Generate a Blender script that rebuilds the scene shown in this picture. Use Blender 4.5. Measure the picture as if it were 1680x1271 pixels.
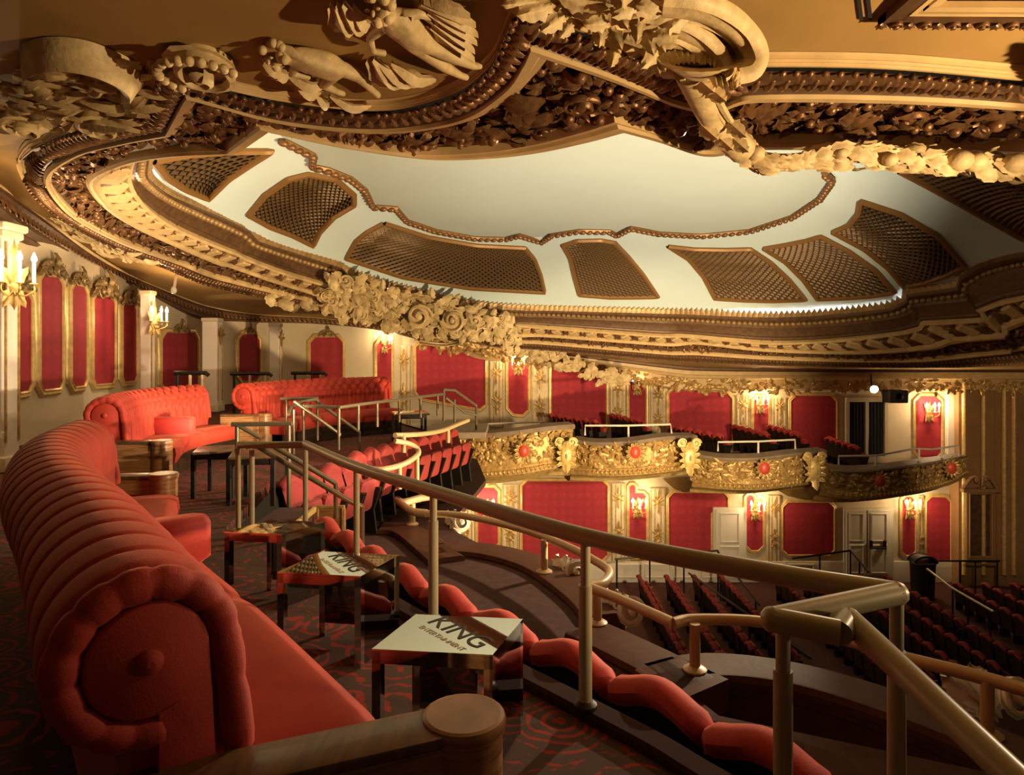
import bpy, bmesh, math, random
from mathutils import Vector, Matrix
from mathutils.bvhtree import BVHTree

random.seed(7)
PI = math.pi
SC = bpy.context.scene
COL = SC.collection
for o in list(bpy.data.objects):
    bpy.data.objects.remove(o)

# ------------------------------------------------------------------ camera
F, CX, HY, EYE = 1115.0, 840.0, 575.0, 1.55
cam_d = bpy.data.cameras.new('camera')
cam = bpy.data.objects.new('camera', cam_d)
COL.objects.link(cam)
cam.location = (0, 0, EYE)
cam.rotation_euler = (PI / 2, 0, 0)
cam_d.sensor_width = 36
cam_d.lens = 36 * F / 1680
cam_d.shift_y = (HY - 635.5) / 1680
cam_d.clip_start = .05
cam_d.clip_end = 200
SC.camera = cam

# ------------------------------------------------------------------ world, exposure
wd = bpy.data.worlds.new('world')
SC.world = wd
wd.use_nodes = True
wd.node_tree.nodes['Background'].inputs[0].default_value = (1.0, .62, .32, 1)
wd.node_tree.nodes['Background'].inputs[1].default_value = .03
SC.view_settings.view_transform = 'Standard'
SC.view_settings.look = 'None'
SC.view_settings.gamma = 1
SC.view_settings.use_curve_mapping = False
SC.view_settings.exposure = .38
SC.cycles.use_denoising = True
SC.cycles.max_bounces = 6
SC.cycles.diffuse_bounces = 3
SC.cycles.glossy_bounces = 4
SC.cycles.sample_clamp_indirect = 4

WARM = (1.0, .70, .38)
WHITE = (1.0, .90, .74)


def aim(o, target):
    d = Vector(target) - o.location
    o.rotation_euler = d.to_track_quat('-Z', 'Y').to_euler()


def spot(name, loc, target, power, angle, blend=.4, size=.15, color=WARM):
    l = bpy.data.lights.new(name, 'SPOT')
    l.energy, l.spot_size, l.spot_blend, l.shadow_soft_size, l.color = power, math.radians(angle), blend, size, color
    o = bpy.data.objects.new(name, l)
    COL.objects.link(o)
    o.location = loc
    aim(o, target)
    return o


def point(name, loc, power, size=.05, color=WARM):
    l = bpy.data.lights.new(name, 'POINT')
    l.energy, l.shadow_soft_size, l.color = power, size, color
    o = bpy.data.objects.new(name, l)
    COL.objects.link(o)
    o.location = loc
    return o


# spotlights and work lights of the auditorium, plus unseen fill spots added
spot('house_spotlight_lounge', (6.0, 11.5, 3.2), (-2.2, 5.4, .3), 3000, 52, .5, .10, (1, .76, .48))
spot('house_spotlight_sofas', (2.6, 5.2, 2.6), (-4.2, 10.0, .6), 310, 44, .6, .12, (1, .74, .48))
spot('work_light_ceiling', (4.8, 2.2, 1.1), (.2, 4.8, 3.45), 1050, 92, .5, .06, (1, .70, .36))
spot('work_light_ring', (5.0, 8.0, -3.0), (-1.0, 15.0, 2.4), 5200, 120, .6, .15, (1, .71, .37))
spot('house_light_boxes', (5.5, 9.0, .2), (3.4, 22.0, -1.0), 3600, 62, .6, .25, (1, .74, .42))
spot('house_light_left', (1.6, 5.2, 1.0), (-7.2, 11.6, 1.9), 1350, 46, .5, .05, (1, .80, .56))
spot('soffit_fill', (-2.6, 8.2, .5), (-7.4, 12.5, 3.9), 520, 85, .6, .10, (1, .74, .42))  # unseen uplight added to brighten the ochre soffit
spot('proscenium_fill', (9.5, 12.0, .6), (17.6, 24.4, -1.8), 1500, 42, .7, .2, (1, .70, .40))  # added fill for the dark proscenium side, no visible source
spot('rail_fill', (4.6, 4.2, 2.7), (1.0, 2.5, .5), 200, 58, .6, .08, (1, .78, .52))  # unseen spot added to brighten the near rails
spot('dome_fill', (2.8, 11.0, -1.5), (2.8, 13.5, 5.0), 420, 95, .8, .6, (.80, .93, .90))  # added cool fill for the dome, hung on nothing

# ------------------------------------------------------------------ helpers


ORI = Vector((0, 0, EYE))


def W(px, py, Z):
    """the point that a sight line meets at depth Z"""
    return Vector(((px - CX) / F * Z, Z, EYE + (HY - py) / F * Z))


def Hh(px, py, h):
    """the point that a sight line meets at height h"""
    return W(px, py, F * (EYE - h) / (py - HY))


CEN = Vector((2.6, 12.6))


def Zfar(px, r):
    u = (px - CX) / F
    a, b, c = u * u + 1, -2 * (u * CEN.x + CEN.y), CEN.length_squared - r * r
    D = max(0., b * b - 4 * a * c)
    return (-b + math.sqrt(D)) / (2 * a)


class MB:
    def __init__(s):
        s.v, s.f = [], []

    def add(s, vs, fs):
        n = len(s.v)
        s.v += [tuple(p) for p in vs]
        s.f += [tuple(i + n for i in f) for f in fs]
        return s

    def merge(s, mesh, M):
        vs, fs = mesh
        return s.add([M @ p for p in vs], fs)

    def grid(s, rows, closed_u=False, closed_v=False):
        n, m = len(rows), len(rows[0])
        vs = [p for r in rows for p in r]
        fs = []
        for i in range(n if closed_u else n - 1):
            for j in range(m if closed_v else m - 1):
                a, b = i, (i + 1) % n
                c, d = j, (j + 1) % m
                fs.append((a * m + c, a * m + d, b * m + d, b * m + c))
        return s.add(vs, fs)

    def box(s, c, size, rot=0., M=None):
        x, y, z = size[0] / 2, size[1] / 2, size[2] / 2
        vs = [Vector((i * x, j * y, k * z)) for i in (-1, 1) for j in (-1, 1) for k in (-1, 1)]
        if M is None:
            M = Matrix.Translation(c) @ Matrix.Rotation(rot, 4, 'Z')
        return s.add([M @ p for p in vs], [(0, 1, 3, 2), (4, 6, 7, 5), (0, 4, 5, 1), (2, 3, 7, 6), (0, 2, 6, 4), (1, 5, 7, 3)])

    def rbox(s, c, size, rot=0., r=.02):
        """box with chamfered vertical and top edges"""
        x, y, z = size[0] / 2, size[1] / 2, size[2] / 2
        M = Matrix.Translation(c) @ Matrix.Rotation(rot, 4, 'Z')
        rows = []
        for (zz, k) in ((-z, r), (-z + r, 0), (z - r, 0), (z - r * .3, r * .3), (z, r)):
            X, Y = x - k, y - k
            rows.append([M @ Vector(p + (zz,)) for p in ((-X + r, -Y), (X - r, -Y), (X, -Y + r), (X, Y - r), (X - r, Y), (-X + r, Y), (-X, Y - r), (-X, -Y + r))])
        n = len(s.v)
        s.grid(rows, closed_v=True)
        s.f.append(tuple(n + i for i in range(8))[::-1])
        s.f.append(tuple(n + 32 + i for i in range(8)))
        return s

    def tube(s, path, r, n=8, caps=True):
        path = [Vector(p) for p in path]
        rows = []
        up = None
        for i, p in enumerate(path):
            t = (path[min(i + 1, len(path) - 1)] - path[max(i - 1, 0)]).normalized()
            if up is None:
                up = Vector((0, 0, 1)) if abs(t.z) < .9 else Vector((1, 0, 0))
            a = t.cross(up).normalized()
            up = a.cross(t).normalized()
            rr = r[i] if isinstance(r, (list, tuple)) else r
            # widen at corners so that the tube keeps its thickness
            rows.append([p + (a * math.cos(2 * PI * k / n) + up * math.sin(2 * PI * k / n)) * rr for k in range(n)])
        b = len(s.v)
        s.grid(rows, closed_v=True)
        if caps:
            s.f.append(tuple(b + k for k in range(n))[::-1])
            s.f.append(tuple(b + (len(rows) - 1) * n + k for k in range(n)))
        return s

    def lathe(s, c, prof, n=12, axis=None):
        """prof: (radius, height) list around the axis through c"""
        z = Vector((0, 0, 1)) if axis is None else Vector(axis).normalized()
        x = z.orthogonal().normalized()
        y = z.cross(x)
        c = Vector(c)
        rows = [[c + z * h + (x * math.cos(2 * PI * k / n) + y * math.sin(2 * PI * k / n)) * r for k in range(n)] for r, h in prof]
        b = len(s.v)
        s.grid(rows, closed_v=True)
        s.f.append(tuple(b + k for k in range(n)))
        s.f.append(tuple(b + (len(rows) - 1) * n + k for k in range(n))[::-1])
        return s

    def prism(s, poly, d):
        """polygon (3D points) pushed out along d"""
        n = len(poly)
        d = Vector(d)
        vs = [Vector(p) for p in poly] + [Vector(p) + d for p in poly]
        fs = [tuple(range(n))[::-1], tuple(range(n, 2 * n))] + [(i, (i + 1) % n, n + (i + 1) % n, n + i) for i in range(n)]
        return s.add(vs, fs)


WL = {}


def wloc(o):
    return WL.get(o.name, Vector((0, 0, 0))) if o is not None else Vector((0, 0, 0))


def obj(name, mb, mat, parent=None, smooth=True, kind=None, label=None, cat=None, group=None, sharp=40, world=True):
    me = bpy.data.meshes.new(name)
    off = wloc(parent) if world else Vector((0, 0, 0))
    if off.length:
        me.from_pydata([(p[0] - off.x, p[1] - off.y, p[2] - off.z) for p in mb.v], [], mb.f)
    else:
        me.from_pydata(mb.v, [], mb.f)
    if mat is not None:
        me.materials.append(mat)
    if smooth:
        me.polygons.foreach_set('use_smooth', [True] * len(me.polygons))
        me.set_sharp_from_angle(angle=math.radians(85 if kind == 'stuff' else sharp))
    me.update()
    o = bpy.data.objects.new(name, me)
    COL.objects.link(o)
    o.parent = parent
    WL[o.name] = off
    if kind:
        o['kind'] = kind
    if label:
        o['label'] = label
    if cat:
        o['category'] = cat
    if group:
        o['group'] = group
    return o


def thing(name, label, cat, loc=(0, 0, 0), group=None):
    o = bpy.data.objects.new(name, None)
    COL.objects.link(o)
    o.location = loc
    o.empty_display_size = .1
    WL[o.name] = Vector(loc)
    o['label'], o['category'] = label, cat
    if group:
        o['group'] = group
    return o


def dup(root, loc, rz, label=None, group=None, drop=()):
    r = root.copy()
    COL.objects.link(r)
    r.location, r.rotation_euler = loc, (0, 0, rz)
    if label:
        r['label'] = label
    if group:
        r['group'] = group
    for ch in root.children:
        if ch.name.split('.')[0] in drop:
            continue
        c = ch.copy()
        COL.objects.link(c)
        c.parent = r
        for g in ch.children:
            d = g.copy()
            COL.objects.link(d)
            d.parent = c
    return r


def catmull(P, sharp, k):
    """k samples per span through closed stations P; tangents break at the stations in sharp"""
    n = len(P)
    out = []
    for i in range(n):
        p1, p2 = P[i], P[(i + 1) % n]
        p0 = P[i - 1] if i not in sharp else p1 - (p2 - p1)
        p3 = P[(i + 2) % n] if (i + 1) % n not in sharp else p2 + (p2 - p1)
        # centripetal-like damping keeps short spans from overshooting
        L = (p2 - p1).length
        m1 = (p2 - p0) * .5
        m2 = (p3 - p1) * .5
        if m1.length > L * 1.1:
            m1 *= L * 1.1 / m1.length
        if m2.length > L * 1.1:
            m2 *= L * 1.1 / m2.length
        for j in range(k):
            t = j / k
            out.append(p1 * (2 * t**3 - 3 * t**2 + 1) + m1 * (t**3 - 2 * t**2 + t) + p2 * (-2 * t**3 + 3 * t**2) + m2 * (t**3 - t**2))
    return out


def spline(P, k=8):
    """open smooth curve through points"""
    P = [Vector(p) for p in P]
    out = []
    for i in range(len(P) - 1):
        p1, p2 = P[i], P[i + 1]
        p0 = P[i - 1] if i > 0 else p1 * 2 - p2
        p3 = P[i + 2] if i + 2 < len(P) else p2 * 2 - p1
        for j in range(k):
            t = j / k
            out.append(.5 * ((2 * p1) + (p2 - p0) * t + (2 * p0 - 5 * p1 + 4 * p2 - p3) * t * t + (3 * p1 - p0 - 3 * p2 + p3) * t**3))
    out.append(P[-1])
    return out


def along(path, step, start=0.):
    """points at even spacing on a polyline with tangents: (point, tangent, running length)"""
    out, d, nxt = [], 0., start
    for a, b in zip(path, path[1:]):
        L = (b - a).length
        while L > 1e-9 and nxt <= d + L:
            out.append((a + (b - a) * ((nxt - d) / L), (b - a).normalized(), nxt))
            nxt += step
        d += L
    return out


def frame(p, x, z):
    """matrix with x along x, z along z, origin p"""
    x = Vector(x).normalized()
    y = Vector(z).cross(x).normalized()
    z = x.cross(y).normalized()
    return Matrix.Translation(p) @ Matrix((x, y, z)).transposed().to_4x4()


# ------------------------------------------------------------------ materials


def mat(name, color, rough=.6, metal=0., var=.0, vscale=6., bump=0., bscale=40., emit=None, coat=0., sheen=0.):
    m = bpy.data.materials.new(name)
    m.use_nodes = True
    nt = m.node_tree
    b = nt.nodes['Principled BSDF']
    b.inputs['Base Color'].default_value = (*color, 1)
    b.inputs['Roughness'].default_value = rough
    b.inputs['Metallic'].default_value = metal
    b.inputs['Coat Weight'].default_value = coat
    b.inputs['Sheen Weight'].default_value = sheen
    if sheen:
        b.inputs['Sheen Roughness'].default_value = .35
        b.inputs['Sheen Tint'].default_value = (1, .36, .20, 1)
    tc = nt.nodes.new('ShaderNodeTexCoord')
    if var:
        n = nt.nodes.new('ShaderNodeTexNoise')
        n.inputs['Scale'].default_value = vscale
        n.inputs['Detail'].default_value = 5
        nt.links.new(tc.outputs['Object'], n.inputs['Vector'])
        r = nt.nodes.new('ShaderNodeValToRGB')
        r.color_ramp.elements[0].position = .3
        r.color_ramp.elements[1].position = .7
        r.color_ramp.elements[0].color = (*[c * (1 - var) for c in color], 1)
        r.color_ramp.elements[1].color = (*[min(1, c * (1 + var)) for c in color], 1)
        nt.links.new(n.outputs['Fac'], r.inputs[0])
        nt.links.new(r.outputs[0], b.inputs['Base Color'])
    if bump:
        n2 = nt.nodes.new('ShaderNodeTexNoise')
        n2.inputs['Scale'].default_value = bscale
        n2.inputs['Detail'].default_value = 4
        nt.links.new(tc.outputs['Object'], n2.inputs['Vector'])
        bp = nt.nodes.new('ShaderNodeBump')
        bp.inputs['Strength'].default_value = bump
        bp.inputs['Distance'].default_value = .02
        nt.links.new(n2.outputs['Fac'], bp.inputs['Height'])
        nt.links.new(bp.outputs[0], b.inputs['Normal'])
    if name.startswith(('maroon', 'dark_seat', 'patterned', 'dark_curb')):
        b.inputs['Specular IOR Level'].default_value = .18
    if emit:
        b.inputs['Emission Color'].default_value = (*emit[0], 1)
        b.inputs['Emission Strength'].default_value = emit[1]
    return m


def wood(name, c1, c2, scale=(3, 3, 26), rough=.35):
    m = mat(name, c1, rough, coat=.12)
    nt = m.node_tree
    tc = nt.nodes['Texture Coordinate']
    mp = nt.nodes.new('ShaderNodeMapping')
    mp.inputs['Scale'].default_value = scale
    n = nt.nodes.new('ShaderNodeTexNoise')
    n.inputs['Scale'].default_value = 2.2
    n.inputs['Detail'].default_value = 6
    n.inputs['Distortion'].default_value = .6
    r = nt.nodes.new('ShaderNodeValToRGB')
    r.color_ramp.elements[0].position = .35
    r.color_ramp.elements[1].position = .65
    r.color_ramp.elements[0].color = (*c1, 1)
    r.color_ramp.elements[1].color = (*c2, 1)
    nt.links.new(tc.outputs['Object'], mp.inputs[0])
    nt.links.new(mp.outputs[0], n.inputs['Vector'])
    nt.links.new(n.outputs['Fac'], r.inputs[0])
    nt.links.new(r.outputs[0], nt.nodes['Principled BSDF'].inputs['Base Color'])
    return m


def carpet(name):
    m = mat(name, (.05, .03, .02), .95)
    nt = m.node_tree
    b = nt.nodes['Principled BSDF']
    tc = nt.nodes['Texture Coordinate']
    nz = nt.nodes.new('ShaderNodeTexNoise')
    nz.inputs['Scale'].default_value = 3.2
    nz.inputs['Detail'].default_value = 2
    nt.links.new(tc.outputs['Object'], nz.inputs['Vector'])
    mx = nt.nodes.new('ShaderNodeMixRGB')
    mx.inputs[0].default_value = .14
    nt.links.new(tc.outputs['Object'], mx.inputs[1])
    nt.links.new(nz.outputs['Color'], mx.inputs[2])
    v = nt.nodes.new('ShaderNodeTexVoronoi')
    v.inputs['Scale'].default_value = 3.0
    nt.links.new(mx.outputs[0], v.inputs['Vector'])
    # rings and scrolls around the cell centres
    mu = nt.nodes.new('ShaderNodeMath')
    mu.operation = 'MULTIPLY'
    mu.inputs[1].default_value = 46
    nt.links.new(v.outputs['Distance'], mu.inputs[0])
    sn = nt.nodes.new('ShaderNodeMath')
    sn.operation = 'SINE'
    nt.links.new(mu.outputs[0], sn.inputs[0])
    n2 = nt.nodes.new('ShaderNodeTexNoise')
    n2.inputs['Scale'].default_value = 15
    nt.links.new(tc.outputs['Object'], n2.inputs['Vector'])
    ad = nt.nodes.new('ShaderNodeMath')
    ad.operation = 'MULTIPLY_ADD'
    ad.inputs[1].default_value = 3.4
    ad.inputs[2].default_value = -1.75
    nt.links.new(n2.outputs['Fac'], ad.inputs[0])
    a2 = nt.nodes.new('ShaderNodeMath')
    nt.links.new(sn.outputs[0], a2.inputs[0])
    nt.links.new(ad.outputs[0], a2.inputs[1])
    n3 = nt.nodes.new('ShaderNodeTexNoise')
    n3.inputs['Scale'].default_value = 160
    nt.links.new(tc.outputs['Object'], n3.inputs['Vector'])
    a3 = nt.nodes.new('ShaderNodeMath')
    a3.operation = 'MULTIPLY_ADD'
    a3.inputs[1].default_value = 1.2
    nt.links.new(n3.outputs['Fac'], a3.inputs[0])
    nt.links.new(a2.outputs[0], a3.inputs[2])
    # rosettes keep to the middle of their cell
    ms = nt.nodes.new('ShaderNodeMath')
    ms.operation = 'SUBTRACT'
    ms.use_clamp = True
    ms.inputs[1].default_value = .36
    nt.links.new(v.outputs['Distance'], ms.inputs[0])
    m4 = nt.nodes.new('ShaderNodeMath')
    m4.operation = 'MULTIPLY_ADD'
    m4.inputs[1].default_value = -1.7
    nt.links.new(ms.outputs[0], m4.inputs[0])
    nt.links.new(a3.outputs[0], m4.inputs[2])
    a3 = m4
    r = nt.nodes.new('ShaderNodeValToRGB')
    e = r.color_ramp.elements
    e[0].position, e[0].color = .95, (.075, .042, .030, 1)
    e[1].position, e[1].color = 1.35, (.27, .034, .022, 1)
    nt.links.new(a3.outputs[0], r.inputs[0])
    nt.links.new(r.outputs[0], b.inputs['Base Color'])
    return m


def damask(name):
    m = mat(name, (.36, .012, .022), .8, sheen=.0)
    nt = m.node_tree
    b = nt.nodes['Principled BSDF']
    tc = nt.nodes['Texture Coordinate']
    w1 = nt.nodes.new('ShaderNodeTexVoronoi')
    w1.inputs['Scale'].default_value = 3.2
    w1.inputs['Randomness'].default_value = .0
    nt.links.new(tc.outputs['Object'], w1.inputs['Vector'])
    n = nt.nodes.new('ShaderNodeTexNoise')
    n.inputs['Scale'].default_value = 14
    nt.links.new(tc.outputs['Object'], n.inputs['Vector'])
    ad = nt.nodes.new('ShaderNodeMath')
    nt.links.new(w1.outputs['Distance'], ad.inputs[0])
    nt.links.new(n.outputs['Fac'], ad.inputs[1])
    r = nt.nodes.new('ShaderNodeValToRGB')
    e = r.color_ramp.elements
    e[0].position, e[0].color = .45, (.43, .028, .046, 1)
    e[1].position, e[1].color = 1.1, (.33, .019, .034, 1)
    nt.links.new(ad.outputs[0], r.inputs[0])
    nt.links.new(r.outputs[0], b.inputs['Base Color'])
    return m


M_ = {
    'ochre': mat('ochre_plaster', (.38, .225, .07), .75, var=.10, vscale=1.2),
    'cream': mat('cream_gilt_moulding', (.60, .42, .20), .45, var=.12, vscale=5),
    'ivory': mat('ivory_relief', (.66, .50, .26), .55, var=.22, vscale=9, bump=.25, bscale=30),
    'bronze': mat('bronze_leaf', (.215, .108, .047), .36, .42, var=.35, vscale=14, bump=.25, bscale=60),
    'brown': mat('brown_moulding', (.115, .058, .026), .5, .2, var=.3, vscale=10),
    'gold': mat('gilded_plaster', (.47, .295, .10), .40, .30, var=.35, vscale=11, bump=.3, bscale=35),
    'goldlight': mat('pale_gilding', (.66, .46, .17), .4, .25, var=.2, vscale=9),
    'dome': mat('pale_dome_paint', (.42, .48, .47), .85, var=.03, vscale=.5),
    'cove': mat('white_cove_paint', (.58, .70, .73), .85, var=.03, vscale=.6),
    'grille': mat('grille_lattice', (.135, .078, .032), .5, .3),
    'grilleframe': mat('grille_frame', (.27, .14, .045), .45, .3),
    'dark': mat('dark_void', (.008, .006, .005), .9),
    'wallcream': mat('cream_wall_paint', (.60, .50, .34), .7, var=.06, vscale=2),
    'pillar': mat('white_pillar_paint', (.74, .66, .56), .6, var=.03, vscale=2),
    'wains': mat('pale_wainscot', (.62, .56, .46), .6, var=.06, vscale=3),
    'curb': mat('dark_curb_paint', (.030, .008, .006), .95, var=.2, vscale=6),
    'ledge': mat('brown_ledge_paint', (.22, .16, .11), .55, var=.15, vscale=4),
    'damask': damask('crimson_damask'),
    'velvet': mat('red_velvet', (.37, .026, .011), .75, var=.14, vscale=5, bump=.12, bscale=180, sheen=.25),
    'velvetpink': mat('pinkish_red_velvet', (.46, .035, .028), .75, var=.14, vscale=8, bump=.12, bscale=180, sheen=.6),  # pinker red with more sheen than the sofa velvet
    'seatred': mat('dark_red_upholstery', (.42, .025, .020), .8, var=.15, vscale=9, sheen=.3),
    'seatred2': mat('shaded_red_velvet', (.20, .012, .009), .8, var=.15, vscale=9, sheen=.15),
    'darkwood': wood('dark_seat_wood', (.016, .008, .005), (.035, .016, .008), rough=.55),
    'walnut': wood('walnut_veneer', (.20, .085, .030), (.40, .20, .085), (2.0, 2.0, 30)),
    'walnuttop': wood('walnut_cap', (.085, .042, .017), (.15, .075, .03), (14, 3, 3)),
    'maroon': mat('maroon_parapet_paint', (.085, .031, .017), .5, var=.2, vscale=8, bump=.06, bscale=20),
    'brass': mat('antique_brass_rail', (.33, .285, .175), .36, .10, var=.08, vscale=5),
    'brassdark': mat('shaded_brass_rail', (.20, .16, .095), .3, .6, var=.1, vscale=6),  # darker copy of the brass, shade of the far rails put into it
    'seatdark': mat('shaded_red_upholstery', (.17, .011, .009), .85, var=.15, vscale=9),  # seat red with the dimness of the orchestra put into the colour
    'palegilt': mat('pale_gilt_plaster', (.56, .41, .20), .55, .08, var=.25, vscale=6, bump=.3, bscale=25),
    'oldgold': mat('old_gold_carving', (.28, .185, .075), .45, .35, var=.3, vscale=9),
    'crestbrown': mat('gilt_brown_crest', (.33, .205, .085), .45, .3, var=.3, vscale=9),
    'beige': mat('beige_painted_rail', (.46, .31, .16), .4, .1, var=.06, vscale=6),
    'chrome': mat('polished_chrome', (.75, .74, .72), .06, 1.),
    'mirror': mat('mirror_glass', (.82, .82, .74), .02, 1.),
    'black': mat('black_paint', (.012, .010, .009), .5),
    'blackmetal': mat('black_iron', (.02, .016, .013), .4, .5),
    'carpet': carpet('patterned_carpet'),
    'lowcarpet': mat('dark_aisle_carpet', (.055, .016, .010), .95, var=.3, vscale=10),
    'door': mat('white_door_paint', (.62, .57, .48), .5),
    'flame': mat('lit_bulb', (1, .8, .5), .5, emit=((1., .72, .38), 42.)),
    'candle': mat('candle_sleeve', (.75, .65, .45), .5),
    'cabochon': mat('red_cabochon', (.50, .06, .035), .4),
    'proscenium': mat('brown_proscenium_paint', (.30, .165, .066), .6, var=.12, vscale=2),
    'coveglow': mat('cove_lamp', (1, .9, .7), .5, emit=((1., .96, .88), 150.)),
    'whiteplaster': mat('white_plaster', (.66, .60, .52), .5, var=.1, vscale=10, bump=.2, bscale=30),
}

# ------------------------------------------------------------------ ornament library (local: x along, y across, z outwards)


def leaf_mesh(n=7, m=4, curl=.5, lobes=4, cup=.18):
    """acanthus leaf of length 1 along x, toothed edges, ribbed, tip rolling out along z"""
    vs, fs = [], []
    for i in range(n + 1):
        t = i / n
        w = .30 * math.sin(PI * min(1, .12 + t * .88)) ** .7 * (1 + .30 * math.cos(2 * PI * lobes * t)) * (1 - .35 * t)
        for j in range(m + 1):
            s = 2 * j / m - 1
            z = .10 + .20 * math.sin(PI * t * .85) + cup * (abs(s) ** 1.5) * -1 + .05 * math.cos(s * 2 * PI) + curl * t * t * .55
            x = t - curl * .28 * max(0, t - .6) * 2
            vs.append(Vector((x, s * w * (1 + .1 * math.sin(7 * t)), z * .6)))
    for i in range(n):
        for j in range(m):
            a = i * (m + 1) + j
            fs.append((a, a + 1, a + m + 2, a + m + 1))
    return vs, fs


def flower_mesh(p=6):
    vs, fs = [Vector((0, 0, .32))], []
    for k in range(p * 2):
        a = PI * k / p
        vs.append(Vector((math.cos(a) * .22, math.sin(a) * .22, .22)))
    for k in range(p * 2):
        a = PI * k / p
        r = .5 if k % 2 == 0 else .33
        vs.append(Vector((math.cos(a) * r, math.sin(a) * r, .20 if k % 2 == 0 else .04)))
    for k in range(p * 2):
        b = (k + 1) % (p * 2)
        fs += [(0, 1 + k, 1 + b), (1 + k, 1 + p * 2 + k, 1 + p * 2 + b, 1 + b)]
    return vs, fs


def volute_mesh(turns=1.6, n=26, w=.30):
    """rolled scroll of radius .5 in the xy plane, w deep along z"""
    vs, fs = [], []
    for i in range(n + 1):
        t = i / n
        a = 2 * PI * turns * t
        r = .5 * (1 - .80 * t)
        th = .10 * (1 - .5 * t)
        c, s = math.cos(a), math.sin(a)
        h = w * (.55 + .45 * t)
        for (rr, z) in ((r + th * .2, 0), (r + th * .4, h), (r - th * .4, h * 1.15), (r - th, h * .8)):
            vs.append(Vector((c * rr, s * rr, z)))
    for i in range(n):
        for j in range(3):
            a = i * 4 + j
            fs.append((a, a + 1, a + 5, a + 4))
    b = len(vs)
    k = 10
    vs += [Vector((math.cos(2 * PI * i / k) * .13, math.sin(2 * PI * i / k) * .13, w * .8)) for i in range(k)] + [Vector((0, 0, w * 1.15))]
    fs += [(b + i, b + (i + 1) % k, b + k) for i in range(k)]
    # disc that backs the scroll
    b = len(vs)
    vs += [Vector((math.cos(2 * PI * i / k) * .45, math.sin(2 * PI * i / k) * .45, w * .3)) for i in range(k)]
    fs.append(tuple(range(b, b + k)))
    return vs, fs


def ball_mesh(nu=8, nv=5, sx=.5, sy=.5, sz=.5):
    vs, fs = [], []
    for i in range(nv + 1):
        a = PI * i / nv
        for j in range(nu):
            b = 2 * PI * j / nu
            vs.append(Vector((math.sin(a) * math.cos(b) * sx, math.sin(a) * math.sin(b) * sy, math.cos(a) * sz)))
    for i in range(nv):
        for j in range(nu):
            fs.append((i * nu + j, (i + 1) * nu + j, (i + 1) * nu + (j + 1) % nu, i * nu + (j + 1) % nu))
    return vs, fs


def round_leaf(n=6, m=4):
    """broad rounded petal with a rolled rim"""
    vs, fs = [], []
    for i in range(n + 1):
        t = i / n
        w = .34 * math.sqrt(max(.02, math.sin(PI * (.06 + .9 * t)))) * (1 + .12 * math.cos(2 * PI * 3 * t))
        for j in range(m + 1):
            s = 2 * j / m - 1
            z = .06 + .26 * math.sin(PI * min(1, t * 1.02)) * (1 - .55 * s * s) + .05 * math.cos(s * 2 * PI)
            vs.append(Vector((t * .92, s * w, z)))
    for i in range(n):
        for j in range(m):
            a = i * (m + 1) + j
            fs.append((a, a + 1, a + m + 2, a + m + 1))
    return vs, fs


LEAF, LEAF2, LEAFS = leaf_mesh(), leaf_mesh(9, 6, .9, 5, .25), leaf_mesh(5, 2, .5, 3)
LEAFR = round_leaf()
FLOWER, VOL, BALL = flower_mesh(), volute_mesh(), ball_mesh()
EGG = ball_mesh(6, 4, .32, .5, .4)


def S3(a, b=None, c=None):
    b = a if b is None else b
    c = a if c is None else c
    return Matrix.Diagonal((a, b, c, 1))


def RZ(a):
    return Matrix.Rotation(a, 4, 'Z')
# ------------------------------------------------------------------ ceiling: the ring around the oval dome
# far stations: pixel of crest C, upper fillet G, lower fillet M, outer fillet Q, outer edge O
RAD = dict(C=8.4, G=8.5, M=8.84, Q=9.27, O=9.5)
FARS = [
    ((222, 270), (205, 280), (150, 290), (72, 285), (36, 265)),
    ((240, 300), (215, 310), (158, 318), (88, 325), (58, 318)),
    ((285, 326), (250, 345), (195, 352), (130, 362), (105, 357)),
    ((335, 348), (300, 375), (255, 385), (205, 400), (185, 402)),
    ((395, 374), (370, 405), (345, 425), (290, 430), (270, 437)),
    ((401, 379), (386, 411), (362, 432), (330, 447), (310, 455)),
    ((415, 394), (399, 418), (375, 434), (352, 455), (335, 465)),
    ((470, 412), (455, 440), (440, 457), (420, 472), (405, 481)),
    ((554, 438), (524, 461), (509, 479), (497, 490), (485, 500)),
    ((569, 452), (560, 475), (550, 494), (540, 505), (530, 512)),
    ((614, 467), (608, 492), (608, 512), (600, 523), (595, 528)),
    ((689, 485), (675, 508), (671, 523), (665, 535), (660, 541)),
    ((779, 503), (770, 524), (764, 538), (760, 550), (755, 556)),
    ((850, 508), (842, 530), (832, 550), (830, 560), (828, 568)),
    ((890, 509), (882, 533), (893, 550), (890, 563), (888, 572)),
    ((1085, 514), (1085, 548), (1098, 565), (1095, 580), (1095, 590)),
    ((1123, 515), (1123, 548), (1145, 562), (1145, 581), (1145, 593)),
    ((1260, 520), (1260, 559), (1260, 574), (1260, 588), (1260, 597)),
    ((1362, 516), (1362, 556), (1418, 578), (1410, 592), (1410, 600)),
    ((1461, 505), (1475, 544), (1532, 570), (1500, 592), (1510, 600)),
    ((1489, 493), (1509, 536), (1560, 561), (1560, 588), (1570, 600)),
    ((1492, 482), (1515, 527), (1580, 558), (1600, 584), (1620, 598)),
    ((1574, 471), (1611, 522), (1650, 552), (1660, 578), (1680, 596)),
    ((1580, 454), (1605, 508), (1651, 539), (1690, 572), (1740, 592)),
    ((1617, 431), (1645, 493), (1680, 527), (1740, 560), (1800, 580)),
    ((1680, 414), (1685, 484), (1740, 510), (1800, 540), (1860, 560)),
]
SHARP_FAR = {5, 6, 8, 9, 20, 21, 22, 23}
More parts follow.
